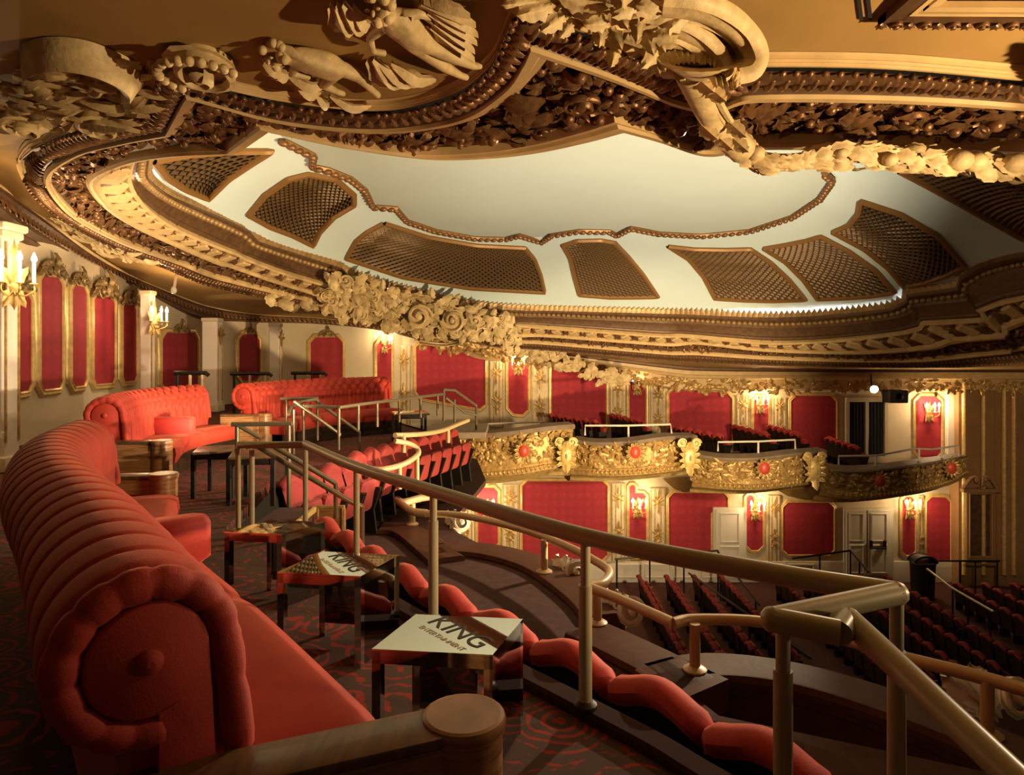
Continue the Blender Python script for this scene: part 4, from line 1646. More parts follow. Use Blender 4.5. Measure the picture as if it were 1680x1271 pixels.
def low_rail(label, pts, posts, r=.034, zr=RZ_, zl=LZ):
    root = thing('beige_guard_rail', label, 'railing', Hh(posts[0][0], posts[0][1], zl))
    P = [Hh(x, y, zr) for x, y in pts]
    mb = MB()
    mb.tube(spline(P, 5) if len(P) > 3 else P, r, 10)
    obj('rail', mb, M_['beige'], root)
    for x, y in posts:
        p = Hh(x, y, zl)
        mb = MB()
        mb.tube([p + Vector((0, 0, .0)), p + Vector((0, 0, zr - zl))], r * .95, 10)
        o = obj('post', mb, M_['beige'], root)
        mb = MB()
        mb.lathe(p, [(.09, .0), (.09, .012), (.06, .03), (.04, .035)], 12)
        obj('flange', mb, M_['beige'], o)
    return root


low_rail('beige pipe rail on the nearest bay of the maroon parapet, two posts', [(1104, 1022), (1140, 1016), (1250, 1020), (1370, 1045), (1480, 1078), (1600, 1108), (1780, 1160)], [(1140, 1099), (1620, 1206)], .042)
low_rail('beige pipe rail with a rounded end behind the third brass post', [(700, 842), (760, 846), (850, 866), (930, 896), (985, 925), (1000, 940), (990, 956), (968, 962)], [(893, 938)], .042)
low_rail('short beige pipe rail slanting down from the rounded end', [(968, 964), (1010, 980), (1060, 1002), (1104, 1022)], [(980, 1022)], .042)
low_rail('beige pipe rail with a sharp bend beside the gilded balcony corner', [(712, 814), (690, 817), (662, 824), (652, 820), (675, 838), (700, 842)], [(676, 860)], .05)


def high_rail(label, pts, posts):
    root = thing('beige_guard_rail', label, 'railing', W(posts[0][0], posts[0][2], posts[0][3]))
    mb = MB()
    mb.tube(spline([W(*p) for p in pts], 5), .036, 10)
    obj('rail', mb, M_['beige'], root)
    for x, y0, y1, Z in posts:
        mb = MB()
        mb.tube([W(x, y0, Z), W(x, y1, Z)], .034, 10)
        obj('post', mb, M_['beige'], root)


high_rail('beige pipe rail making a hairpin bend before the red loge chairs', [(604, 768, 8.7), (625, 770, 8.6), (660, 762, 8.8), (683, 748, 9.2), (686, 738, 9.35), (672, 728, 9.3), (648, 723, 9.15)], [(655, 764, 802, 8.75), (684, 746, 790, 9.25)])
high_rail('long beige pipe rail below the far row of loge chairs', [(648, 714, 9.3), (690, 712, 9.9), (725, 706, 10.5), (750, 696, 11.1), (768, 689, 11.6)], [(662, 714, 742, 9.45), (735, 703, 726, 10.7)])



# ------------------------------------------------------------------ brass railings
RH = .80


def rail_seg(mb, pts, r):
    mb.tube(pts, r, 12)


gr_ = thing('brass_railing', 'long curved brass guard rail with posts from the table to the near corner', 'railing', (RAIL[4].x, RAIL[4].y, 0))
mb = MB()
zr = Vector((0, 0, RH - .035))
main = [p + zr for p in RAILS]
mb.tube(main, .037, 14)
obj('top_rail', mb, M_['brass'], gr_)
mb = MB()
mb.tube([RAIL[0] + zr, RAIL[1] + zr + Vector((.02, 0, 0))], .03, 12)
mb.merge(BALL, Matrix.Translation(RAIL[1] + zr) @ S3(.07))
obj('end_rail', mb, M_['brass'], gr_)
c0 = main[-1]
c1 = Hh(1268, 1016, RH - .05)
c2 = Hh(1378, 1038, RH - .06)
c3 = Hh(1402, 1022, RH - .04)
c3 = c2 + Vector((.06, .07, .01))
dn = W(1690, 1300, 1.42)
mb = MB()
mb.tube([c0, c1], .037, 14)
mb.merge(BALL, Matrix.Translation(c0) @ S3(.078))
mb.tube([c1, c2], .037, 14)
mb.merge(BALL, Matrix.Translation(c1) @ S3(.078))
mb.tube([c2, c3], .036, 14)
mb.merge(BALL, Matrix.Translation(c3) @ S3(.074))
obj('return_rail', mb, M_['brass'], gr_)
mb = MB()
mb.tube([c3, dn], .036, 14)
obj('stair_rail', mb, M_['brass'], gr_)
for p, split in ((RAIL[0], .0), (RAIL[0] + V2(.16, -.12), .0), (RAIL[1], .0), (RAIL[2], .0), (RAIL[3], .60), (RAIL[4], .56), (RAIL[6], .58), (V2(c1.x + .03, c1.y + .0), .60)):
    mb = MB()
    mb.tube([V2(p.x, p.y, .01 if p.y > 2.3 else -.9), V2(p.x, p.y, RH - .06)], .021, 12)
    o = obj('post', mb, M_['brass'], gr_)
    if split:
        mb = MB()
        mb.tube([V2(p.x, p.y, .0 if p.y > 2.3 else -.9), V2(p.x, p.y, split)], .028, 12)
        obj('sleeve', mb, M_['brass'], o)
    if p.y > 2.3:
        mb = MB()
        mb.lathe((p.x, p.y, .0), [(.05, .045), (.05, .06), (.032, .075)], 12)
        obj('floor_flange', mb, M_['blackmetal'] if split else M_['brass'], o)


def px_rail(label, runs, posts, r=.024, h=RH, down=()):
    """runs: list of pixel polylines at rail height (or with own depth), posts: (px, py top, py bottom, Z)"""
    p0 = W(*posts[0][:1], posts[0][2], posts[0][3])
    root = thing('stair_railing', label, 'railing', p0)
    for run in runs:
        mb = MB()
        P = [W(*q) for q in run]
        mb.tube(P, r, 10)
        for q in P[1:-1]:
            mb.merge(BALL, Matrix.Translation(q) @ S3(r * 2.06))
        obj('rail', mb, M_['brassdark'], root)
    for x, y0, y1, Z in posts:
        mb = MB()
        mb.tube([W(x, y0, Z), W(x, y1, Z)], r * .9, 10)
        obj('post', mb, M_['brassdark'], root)
    return root


px_rail('brass stair rail sloping down right from the level end rail, lower of two', [[(415, 727, 5.75), (572, 821, 6.0), (594, 831, 6.05)]], [(594, 831, 892, 6.05)])
px_rail('brass stair rail sloping down right, the upper of two parallel ones', [[(441, 727, 6.3), (551, 793, 6.5)]], [(551, 793, 850, 6.5)])
px_rail('level brass rail over dark tables with a short sloping branch', [[(380, 696, 6.95), (479, 695, 6.95)], [(388, 696, 6.95), (428, 718, 7.0)]], [(474, 697, 833, 6.95), (389, 700, 812, 6.95)])
px_rail('brass rail frame at the head of the second stairs, level top bar', [[(460, 654, 10.4), (522, 653, 10.4)], [(473, 680, 9.6), (478, 668, 9.8), (495, 659, 10.1), (520, 654, 10.4)]], [(470, 656, 730, 10.4), (482, 672, 745, 9.7), (498, 663, 744, 10.0), (521, 656, 722, 10.4)])
px_rail('white lit stair rail sloping down from the level top bar, lower of two', [[(482, 658, 9.6), (559, 713, 9.8)]], [(556, 713, 738, 9.8)])
px_rail('white lit stair rail sloping down from the level top bar, upper of two', [[(518, 657, 10.4), (590, 709, 10.5)]], [(590, 709, 745, 10.5)])
px_rail('shaded brass rail curving in front of the farthest tufted sofa', [[(501, 666, 9.15), (529, 667, 9.1), (558, 668, 9.0), (600, 662, 9.6), (655, 655, 10.5), (729, 646, 11.8)]], [(556, 668, 715, 9.0), (588, 664, 705, 9.4), (619, 660, 700, 9.9), (655, 655, 692, 10.5), (690, 651, 685, 11.1), (718, 648, 682, 11.6)])
px_rail('dark handrail stepping down against the large red panel', [[(727, 639, 12.0), (746, 640, 12.2), (781, 665, 12.6), (781, 704, 13.4)], [(731, 652, 12.0), (762, 676, 12.4), (783, 681, 12.6)]], [(728, 640, 690, 12.0), (746, 655, 692, 12.2)])

# ------------------------------------------------------------------ sofas


def sofa(label, path, ends, tuft, cushions, seat_d=.66, pitch=.14, divider=None, group='curved velvet sofas of the lounge', skirt=True):
    P = spline([V2(*p) for p in path], 14)
    L = sum((b - a).length for a, b in zip(P, P[1:]))
    root = thing('velvet_sofa', label, 'sofa', (P[len(P) // 2].x, P[len(P) // 2].y, 0), group)
    nres = int(L / .012)
    S = [(p, t) for p, t, d in along(P, L / nres * .99999)]
    R, HC = .215, .83

    # profile (front offset, height) from the seat over the roll to the rear
    prof = [(.205 + .035, .40), (.215, .55), (.215, .70)]
    na = 40
    for k in range(na + 1):
        a = -0.12 + (PI + .62 * PI) * k / na
        prof.append((R * math.cos(a), HC + R * math.sin(a)))
    prof += [(-.06, .60), (-.045, .52), (-.05, .2), (-.05, .10)]
    # running length across the profile
    q = [0.]
    for a, b in zip(prof, prof[1:]):
        q.append(q[-1] + math.hypot(b[0] - a[0], b[1] - a[1]))
    mb = MB()
    rows = []
    d = 0.
    for i, (p, t) in enumerate(S):
        f = Vector((t.y, -t.x, 0))
        d = i * L / nres
        e = min(d, L - d)
        shrink = 1 - max(0, 1 - e / .06) ** 2 * .10
        row = []
        for k, (x, z) in enumerate(prof):
            dx, dz = x, z - HC
            on_roll = 3 <= k <= 3 + na
            r = math.hypot(dx, dz)
            dis = 0.
            if k < 3 + na:
                if tuft == 'channel':
                    ph = (d / pitch) % 1.
                    dis = -.016 * math.exp(-((min(ph, 1 - ph)) / .05) ** 2) - .005 * (2 * min(ph, 1 - ph) - 1) ** 2
                    if k < 3:
                        dis *= .4
                    if e < .12 and on_roll:
                        ph = (q[k] / .075) % 1.
                        dis -= .010 * math.exp(-((min(ph, 1 - ph)) / .12) ** 2) * (1 - e / .12)
                else:
                    if k < 3 + na * .55:
                        a_, b_ = d / pitch, q[k] / (pitch * 1.25)
                        u, v = (a_ + b_) % 1., (a_ - b_) % 1.
                        m = min(min(u, 1 - u), min(v, 1 - v))
                        dis = -.040 * math.exp(-(m / .08) ** 2)
                        cu, cv_ = min(u, 1 - u), min(v, 1 - v)
                        dis -= .055 * math.exp(-((cu * cu + cv_ * cv_) / .03))
                    else:
                        ph = (d / pitch) % 1.
                        dis = -.008 * math.exp(-((min(ph, 1 - ph)) / .1) ** 2)
            if on_roll:
                s = shrink * (1 + dis / R)
                dx, dz = dx * s, dz * s
            else:
                dx += dis if k < 3 else 0
            row.append(p + f * dx + Vector((0, 0, HC + dz)))
        rows.append(row)
    mb.grid(rows)
    m = len(rows[0])
    # closing caps
    for r, flip in ((rows[0], 0), (rows[-1], 1)):
        b = len(mb.v)
        mb.v += [tuple(p) for p in r]
        mb.f.append(tuple(range(b, b + m)) if not flip else tuple(range(b, b + m))[::-1])
    obj('backrest', mb, M_['velvet'], root, sharp=70)
    # scroll ends in the shape of a q with a button
    for (p, t), s in ((S[0], -1), (S[-1], 1)):
        f = Vector((t.y, -t.x, 0))
        o_ = t * s
        poly = []
        for k in range(25):
            a = -.05 + (1.70 * PI) * k / 24
            poly.append((.134 * math.cos(a), HC + .134 * math.sin(a)))
        poly += [(.02, HC - .13), (.02, .54), (.150, .54)]
        base = [p + f * x + Vector((0, 0, z)) for x, z in poly]
        mb = MB()
        rows2 = [[b_ + o_ * h + (p + Vector((f.x * .02, f.y * .02, HC)) - b_) * k for b_ in base] for h, k in ((-.01, 0), (.022, 0), (.032, .02), (.036, .06))]
        mb.grid(rows2, closed_v=True)
        n = len(base)
        b = len(mb.v) - n
        mb.f.append(tuple(range(b, b + n)))
        e_ = obj('scroll_end', mb, M_['velvet'], root, sharp=50)
        mb = MB()
        arc = []
        for k in range(64):
            a = 1.58 * PI * (1 - k / 63)
            arc.append(p + f * (.172 * math.cos(a)) + Vector((0, 0, HC + .172 * math.sin(a))) + o_ * .004)
        arc += [p + f * (.176 + .004 * k) + Vector((0, 0, HC - .035 * k)) + o_ * .004 for k in range(1, 9)]
        rr = []
        for k in range(len(arc)):
            ph = (k / 5.5) % 1.
            rr.append(.042 * (1 - .16 * math.exp(-(min(ph, 1 - ph) / .14) ** 2)) * (.5 if k == 0 else 1))
        mb.tube(arc, rr, 10)
        obj('scroll_rim', mb, M_['velvet'], e_, sharp=70)
        mb = MB()
        mb.lathe(p + Vector((0, 0, HC)) + o_ * .034, [(.028, 0), (.030, .008), (.022, .018), (.008, .022)], 14, o_)
        obj('button', mb, M_['velvet'], e_)
    # seat cushions
    nc = cushions
    for c in range(nc):
        i0, i1 = int(c * (len(S) - 1) / nc), int((c + 1) * (len(S) - 1) / nc)
        sub = S[i0:i1 + 1:6]
        if sub[-1] is not S[i1]:
            sub = sub + [S[i1]]
        rows = []
        for i, (p, t) in enumerate(sub):
            f = Vector((t.y, -t.x, 0))
            k = min(i, len(sub) - 1 - i)
            puff = .0 if k > 1 else (-.018 if k == 0 else -.006)
            pr = [(.14, .25), (.14, .44 + puff), (.30, .455 + puff), (.50, .462 + puff), (seat_d - .05, .455 + puff), (seat_d + puff, .43), (seat_d + .01 + puff, .36), (seat_d - .01 + puff, .26), (seat_d - .03, .25)]
            rows.append([p + f * x + Vector((0, 0, z)) for x, z in pr])
        mb = MB()
        mb.grid(rows, closed_v=True)
        for r, fl in ((rows[0], 0), (rows[-1], 1)):
            b = len(mb.v)
            mb.v += [tuple(p) for p in r]
            mb.f.append(tuple(range(b, b + len(r))) if not fl else tuple(range(b, b + len(r)))[::-1])
        obj('seat_cushion', mb, M_['velvet'], root, sharp=60)
    mb = MB()
    rows = []
    for p, t in S[::8] + [S[-1]]:
        f = Vector((t.y, -t.x, 0))
        rows.append([p + f * x + Vector((0, 0, z)) for x, z in ((-.03, .0), (-.03, .26), (seat_d - .06, .26), (seat_d - .06, .0))])
    mb.grid(rows, closed_v=True)
    obj('plinth', mb, M_['darkwood'], root, sharp=30)
    for (a0, a1) in ends:
        a0, a1 = V2(*a0), V2(*a1)
        d_ = (a1 - a0).normalized()
        n_ = Vector((-d_.y, d_.x, 0))
        c = (a0 + a1) / 2
        ang = math.atan2(d_.y, d_.x)
        LL = (a1 - a0).length
        mb = MB()
        mb.rbox((c.x, c.y, .2675), (LL, .13, .535), ang, .012)
        arm = obj('arm', mb, M_['walnut'], root, sharp=30)
        mb = MB()
        mb.rbox((c.x, c.y, .55), (LL, .16, .035), ang, .01)
        obj('arm_cap', mb, M_['walnuttop'], arm, sharp=30)
        mb = MB()
        mb.lathe((a1.x, a1.y, 0), [(.105, 0), (.105, .53), (.112, .535), (.115, .56), (.110, .572), (.10, .575)], 24)
        obj('arm_post', mb, M_['walnut'], arm, sharp=35)
    for dv in divider or ():
        i = int(dv * (len(S) - 1))
        p, t = S[i]
        f = Vector((t.y, -t.x, 0))
        ang = math.atan2(f.y, f.x)
        mb = MB()
        c = p + f * .42
        mb.rbox((c.x, c.y, .545), (.54, .18, .25), ang, .035)
        obj('bolster_arm', mb, M_['velvetpink'], root, sharp=60)
    return root


sofa('red velvet sofa with deep channels, nearest, its scroll end by the walnut arm', [(-.86, 1.60), (-1.56, 2.50), (-2.22, 3.30), (-2.80, 4.15), (-3.16, 5.0)], [((-.92, 1.50), (-.13, 1.83)), ((-3.32, 5.36), (-2.78, 5.42))], 'channel', 3, .64, .185, (.52,))
sofa('red tufted sofa in the middle, bright scroll end above a walnut arm', [(-4.52, 7.55), (-4.82, 8.4), (-4.92, 9.3), (-4.74, 10.2)], [((-4.5, 7.42), (-3.82, 7.42))], 'diamond', 3, .72, .17, (.55,))
sofa('red tufted sofa farthest back, below the narrow red wall panels', [(-4.2, 10.65), (-3.95, 11.7), (-3.35, 12.65), (-2.5, 13.35)], [((-4.5, 10.5), (-3.85, 10.6))], 'diamond', 3, .72, .19, None)


# ------------------------------------------------------------------ mirrored tables
def mirror_table(label, FL, FR, BR, BL, h=.45, print_=None):
    c = [Hh(*q, h) for q in (FL, FR, BR, BL)]
    # true parallelogram
    c[3] = c[0] + (c[2] - c[1])
    m = sum(c, Vector()) / 4
    root = thing('mirrored_table', label, 'table', (m.x, m.y, 0), 'mirrored side tables')
    e1, e2 = (c[1] - c[0]).normalized(), (c[3] - c[0]).normalized()
    mb = MB()
    mb.prism([p + Vector((0, 0, -.008)) for p in c], (0, 0, .008))
    top = obj('mirror_top', mb, M_['mirror'], root, smooth=False)
    mb = MB()
    w = .032
    for a, b, inn in ((0, 1, e2), (1, 2, -e1), (2, 3, -e2), (3, 0, e1)):
        A, B = c[a] + Vector((0, 0, -.009)), c[b] + Vector((0, 0, -.009))
        mb.prism([A, B, B + inn * w, A + inn * w], (0, 0, -.045))
    obj('apron', mb, M_['chrome'], root, smooth=False)
    for k, (i1, i2) in enumerate(((e1, e2), (-e1, e2), (-e1, -e2), (e1, -e2))):
        mb = MB()
        A = c[k] + Vector((0, 0, -.05))
        mb.prism([A, A + i1 * w, A + i1 * w + i2 * w, A + i2 * w], (0, 0, -(h - .05)))
        obj('leg', mb, M_['chrome'], root, smooth=False)
    mb = MB()
    A, B = c[1] + Vector((0, 0, -.052)) + e2 * w, c[2] + Vector((0, 0, -.052)) - e2 * w
    mb.prism([A, B, B - e1 * .02, A - e1 * .02], (0, 0, -(h - .06)))
    obj('side_panel', mb, bpy.data.materials.get('smoked_mirror') or mat('smoked_mirror', (.25, .23, .22), .03, 1.), root, smooth=False)
    mb = MB()
    A, B = c[3] + Vector((0, 0, -.052)) + e1 * w, c[3] + (c[2] - c[3]) * .58 + Vector((0, 0, -.052))
    mb.prism([A, B, B - e2 * .02, A - e2 * .02], (0, 0, -(h - .12)))
    obj('back_panel', mb, bpy.data.materials['smoked_mirror'], root, smooth=False)
    if print_:
        # lettering printed on the glass, running from the far left corner to the near right one
        z = Vector((0, 0, .0012))
        o0 = c[3] + (c[1] - c[3]) * .10 + z
        o1 = c[3] + (c[1] - c[3]) * .94 + z
        for txt, size, off, mt in print_:
            cu = bpy.data.curves.new('lettering', 'FONT')
            cu.body = txt
            cu.size = size
            cu.extrude = .0004
            cu.align_x = 'CENTER'
            cu.align_y = 'CENTER'
            o = bpy.data.objects.new('lettering', cu)
            COL.objects.link(o)
            dg = bpy.context.evaluated_depsgraph_get()
            me = bpy.data.meshes.new_from_object(o.evaluated_get(dg))
            bpy.data.objects.remove(o)
            d = (o1 - o0).normalized()
            n = Vector((-d.y, d.x, 0))
            M = Matrix.Translation((o0 + o1) / 2 + n * off - Vector((m.x, m.y, 0))) @ Matrix((d, n, Vector((0, 0, 1)))).transposed().to_4x4()
            me.transform(M)
            me.materials.clear()
            me.materials.append(mt)
            lo = bpy.data.objects.new('lettering', me)
            COL.objects.link(lo)
            lo.parent = root
    return root


ink = mat('frosted_print', (.55, .50, .40), .8)
ink2 = mat('dark_print', (.03, .018, .012), .7)
PR = [('ENTERTAINMENT', .036, -.055, ink), ('KING', .14, .03, ink2)]
mirror_table('mirrored table nearest the walnut arm, top showing the pale dome', (610, 1064), (808, 1074), (858, 1015), (690, 1005), print_=PR)
mirror_table('mirrored table in the middle, top reflecting the gilded swag', (455, 938), (592, 945), (655, 910), (545, 905), print_=PR)
mirror_table('mirrored table farthest from the walnut arm, by the brass end rail', (368, 872), (462, 876), (533, 856), (440, 850), print_=PR)
for lab, x, y, sz in (('small dark side table in front of the middle sofa', 362, 735, .5), ('dark side table under the level brass rail', 425, 742, .55), ('dark round topped table with a bluish sheen before the farthest sofa', 672, 676, .6)):
    p = Hh(x, y, .5)
    t = thing('side_table', lab, 'table', (p.x, p.y, 0))
    mb = MB()
    mb.rbox((p.x, p.y, .485), (sz, sz, .03), .3, .01)
    obj('table_top', mb, M_['mirror'] if 'bluish' in lab else M_['walnuttop'], t, sharp=30)
    for sx in (-1, 1):
        for sy in (-1, 1):
            mb = MB()
            mb.box((p.x + sx * sz * .40, p.y + sy * sz * .40, .235), (.04, .04, .47), .0)
            obj('leg', mb, M_['black'], t, smooth=False)
    mb = MB()
    mb.box((p.x, p.y, .44), (sz * .85, sz * .85, .06), .0)
    obj('apron', mb, M_['black'], t, smooth=False)

# ------------------------------------------------------------------ theatre seats
def make_seat(name, red, tall=.93, w=.50):
    """local: sitter faces +y, origin on the floor"""
    root = thing(name, 'x', 'seat')
    # wooden back panel
    mb = MB()
    rows = []
    for i in range(9):
        x = -w / 2 + w * i / 8
        top = tall - .09 + .022 * math.cos((x / w) * 2 * PI) 
        rows.append([Vector((x, -.10 - .02 * abs(x / w), .28)), Vector((x, -.19, top)), Vector((x, -.165, top)), Vector((x, -.075, .28))])
    mb.grid(rows, closed_v=True)
    obj('back_panel', mb, M_['darkwood'], root, world=False)
    # cushioned back with a humped roll along its head
    mb = MB()
    rows = []
    for i in range(13):
        s = -1 + 2 * i / 12
        x = s * w * .515
        edge = 1 - .5 * max(0, abs(s) - .86) / .14
        top = tall + .034 * math.cos(s * PI) - .02
        pr = []
        for (y, z) in ((-.06, .42), (-.02, .46), (-.06, .66), (-.10, top - .10)):
            pr.append(Vector((x, y - .015 * (1 - edge), z)))
        for k in range(8):
            a = -.3 + PI * 1.25 * k / 7
            pr.append(Vector((x, -.165 + .075 * math.cos(a) * edge, top - .045 + .06 * math.sin(a) * edge)))
        pr.append(Vector((x, -.18, top - .12)))
        rows.append(pr)
    mb.grid(rows)
    obj('back_cushion', mb, red, root, world=False)
    mb = MB()
    # tipped up, as theatre seats are when nobody sits on them
    mb.rbox((0, 0, 0), (w * .90, .40, .10), 0, .03)
    TM = Matrix.Translation((0, .075, .50)) @ Matrix.Rotation(math.radians(78), 4, 'X')
    mb.v = [tuple(TM @ Vector(p)) for p in mb.v]
    obj('seat_cushion', mb, red, root, world=False)
    for s in (-1, 1):
        mb = MB()
        mb.rbox((s * (w / 2 - .01), .06, .60), (.055, .36, .035), 0, .012)
        arm = obj('armrest', mb, M_['walnut'], root, world=False, sharp=30)
        mb = MB()
        mb.prism([Vector((s * w / 2 - .018, y, z)) for y, z in ((-.10, 0), (.14, 0), (.10, .3), (.2, .58), (-.14, .58), (-.10, .3))], (.036, 0, 0))
        obj('standard', mb, M_['blackmetal'], root, world=False, sharp=30)
    return root


ORD = ['first', 'second', 'third', 'fourth', 'fifth', 'sixth', 'seventh', 'eighth', 'ninth', 'tenth', 'eleventh', 'twelfth', 'thirteenth', 'fourteenth', 'fifteenth', 'sixteenth', 'seventeenth', 'eighteenth', 'nineteenth', 'twentieth']
near_path = offset_path(SEATP, .17)
spots = along(near_path, .515, .05)
proto = make_seat('theatre_chair', M_['velvetpink'])
for i, (p, t, d) in enumerate(spots):
    face = Vector((-t.y, t.x, 0))
    rz = math.atan2(face.y, face.x) - PI / 2
    lab = 'red humped chair back behind the long brass rail, %s from the far end' % ORD[i]
    if i == 0:
        proto['label'], proto['group'] = lab, 'loge seats behind the long brass rail'
        proto.location, proto.rotation_euler = (p.x, p.y, LOW + .09), (0, 0, rz)
    else:
        dup(proto, (p.x, p.y, LOW + .09), rz, lab, 'loge seats behind the long brass rail')


def seat_row(src, pts, step, face_right, lab, group, z, start=0.1, maxn=30, drop=()):
    n = 0
    for i, (p, t, d) in enumerate(along(pts, step, start)):
        if i >= maxn:
            break
        f = Vector((t.y, -t.x, 0)) if face_right else Vector((-t.y, t.x, 0))
        dup(src, (p.x, p.y, z), math.atan2(f.y, f.x) - PI / 2, lab % ORD[min(i, 19)], group, drop)
        n += 1
    return n


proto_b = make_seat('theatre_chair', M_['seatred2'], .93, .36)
far_pts = along(spline([V2(-1.93, 9.0), V2(-1.62, 9.9), V2(-1.24, 10.9), V2(-.86, 11.9)], 8), .37, .0)
gang_pts = along(spline([V2(-2.2, 7.15), V2(-2.02, 7.8), V2(-1.8, 8.5)], 8), .40, .0)
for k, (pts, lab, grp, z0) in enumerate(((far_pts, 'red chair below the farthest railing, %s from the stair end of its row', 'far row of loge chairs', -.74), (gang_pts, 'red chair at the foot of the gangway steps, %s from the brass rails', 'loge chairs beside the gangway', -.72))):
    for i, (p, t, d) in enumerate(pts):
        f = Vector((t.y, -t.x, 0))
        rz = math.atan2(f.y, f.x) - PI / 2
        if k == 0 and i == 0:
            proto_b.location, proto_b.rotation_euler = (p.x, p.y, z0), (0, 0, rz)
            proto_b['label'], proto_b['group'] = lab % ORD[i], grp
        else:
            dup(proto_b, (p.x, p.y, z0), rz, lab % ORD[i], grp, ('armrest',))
# gilded end standard of the row by the gangway
p = W(543, 848, 6.9)
t = thing('aisle_standard', 'gilded cast seat end at the foot of the gangway beside the rails', 'seat end', (p.x, p.y, LOW))
mb = MB()
mb.rbox((p.x, p.y, (p.z - .1 + LOW) / 2 + .1), (.30, .06, p.z - LOW + .1), 0, .02)
obj('panel', mb, M_['walnut'], t, sharp=30)
mb = MB()
pts = [Vector((p.x - .12, p.y - .03, p.z + .1)), Vector((p.x + .12, p.y - .03, p.z + .1)), Vector((p.x + .12, p.y - .03, p.z - .5)), Vector((p.x - .12, p.y - .03, p.z - .5))]
f_ = poly_frame(pts, Vector((1, 0, 0)), Vector((0, -1, 0)), .03, .02)
mb.add(f_.v, f_.f)
crest_mb(mb, p + Vector((0, -.05, -.12)), Vector((1, 0, 0)), Vector((0, -1, 0)), .2, .16, random)
crest_mb(mb, p + Vector((0, -.05, -.3)), Vector((1, 0, 0)), Vector((0, -1, 0)), .2, .16, random)
obj('gilt_casting', mb, M_['gold'], t)

# landing below the wall at the end of the far railing
mb = MB()
mb.rbox((-1.1, 13.7, -.06), (1.2, 1.6, .12), 0, .01)
obj('floor_landing', mb, M_['ledge'], kind='structure', smooth=False)

# corner block where the two nearest parapet bays meet
mb = MB()
q = Hh(1108, 1104, LZ)
mb.rbox((q.x, q.y, LZ - .31), (.46, .42, .62), .5, .02)
obj('parapet_corner', mb, M_['maroon'], kind='structure', sharp=30)
# ------------------------------------------------------------------ big gilded acanthus with two volutes on the far left of the ring
rnd = random.Random(21)


def px_scatter(mb, top, bot, count, size, Zf, shapes, lean=0., normal=None, jz=.1):
    T, B = edge_pts(top, 100), edge_pts(bot, 100)
    for _ in range(count):
        s = rnd.random()
        i = int(s * 99)
        tt = rnd.random()
        p = T[i].lerp(B[i], tt)
        Z = Zf(p.x, tt) - rnd.random() * jz
        q = W(p.x, p.y, Z)
        N = (ORI - q).normalized() + Vector((rnd.uniform(-.3, .3), 0, rnd.uniform(-.5, .1))) if normal is None else Vector(normal)
        a = rnd.uniform(0, 2 * PI)
        tx = Vector((1, 0, 0)) * math.cos(a) + Vector((0, 0, 1)) * math.sin(a)
        sh, k = rnd.choice(shapes)
        z = size * rnd.uniform(.7, 1.35) * k
        mb.merge(sh, frame(q, tx, N) @ S3(z, z * .9, z * .8))


ZO = lambda x, t=.6: Zfar(x, 8.4 + .8 * t) - .35 - .25 * t
ac = thing('acanthus_cartouche', 'large pale gilded acanthus carving with two round volutes on the ring of the dome', 'carving', W(700, 520, ZO(700)))
mb = MB()
px_scatter(mb, [(545, 452), (600, 468), (700, 491), (790, 511), (850, 530)], [(528, 496), (600, 524), (700, 545), (790, 556), (856, 572)], 560, .33, ZO, [(LEAFR, 1.), (LEAF, 1.2), (LEAF2, 1.2), (VOL, .9), (LEAF2, .9)], jz=.45)
px_scatter(mb, [(430, 476), (500, 488), (560, 500), (620, 515)], [(450, 492), (520, 503), (580, 512), (640, 528)], 80, .32, lambda x, t: Zfar(x, 9.5) - .1, [(LEAFR, 1.), (LEAF, 1.)])
px_scatter(mb, [(830, 535), (880, 560), (930, 590), (1010, 618)], [(820, 560), (880, 590), (940, 612), (1040, 634)], 110, .34, lambda x, t: 23.2, [(LEAFR, 1.), (LEAF, 1.)])
obj('acanthus_leaves', mb, M_['palegilt'], ac, kind='stuff')
for x, y in ((689, 520), (744, 526)):
    p = W(x, y, ZO(x) - .75)
    n = (ORI - p).normalized()
    mb = MB()
    mb.merge(VOL, frame(p, (1 if x < 700 else -1, 0, 0), n) @ S3(.72, .72, .8))
    obj('volute', mb, M_['palegilt'], ac)

# cream relief leaves on the ochre field at the left of the ring
mb = MB()
for (x0, y0), (x1, y1), cnt, w in (((80, 348), (140, 380), 22, 12), ((120, 372), (215, 412), 46, 14), ((150, 398), (330, 438), 50, 12), ((285, 436), (430, 478), 34, 8)):
    for _ in range(cnt):
        t = rnd.random()
        px, py = x0 + (x1 - x0) * t + rnd.uniform(-w, w), y0 + (y1 - y0) * t + rnd.uniform(-w, w) * .7
        q = on_ceiling(px, py, .03)
        a = rnd.uniform(-.7, .7)
        N = Vector((.35, -.1, -1)).normalized()
        if (px, py) and q.y < 6.5:
            continue
        mb.merge(LEAFR if rnd.random() < .5 else LEAF, frame(q, Vector((.5 + a, .8, -.1)), N) @ S3(rnd.uniform(.25, .55), .28, .35))
lr = obj('leaf_relief', mb, M_['ivory'])
lr['label'], lr['category'], lr['kind'] = 'cream leaf relief on the ochre field between the ring and the left wall cornice', 'relief', 'stuff'
mb = MB()
for x, y in ((1530, 592), (1580, 590), (1620, 586), (1660, 582)):
    for _ in range(6):
        q = W(x + rnd.uniform(-25, 25), y + rnd.uniform(-6, 4), 22.6)
        mb.merge(LEAF2, frame(q, Vector((rnd.uniform(-1, 1), 0, .3)), (0, -1, -.5)) @ S3(.8, .5, .4))
lr = obj('leaf_relief', mb, M_['goldlight'])
lr['kind'] = 'stuff'
lr['label'], lr['category'] = 'gilded leaf relief under the ring at the right edge, over the proscenium', 'relief'

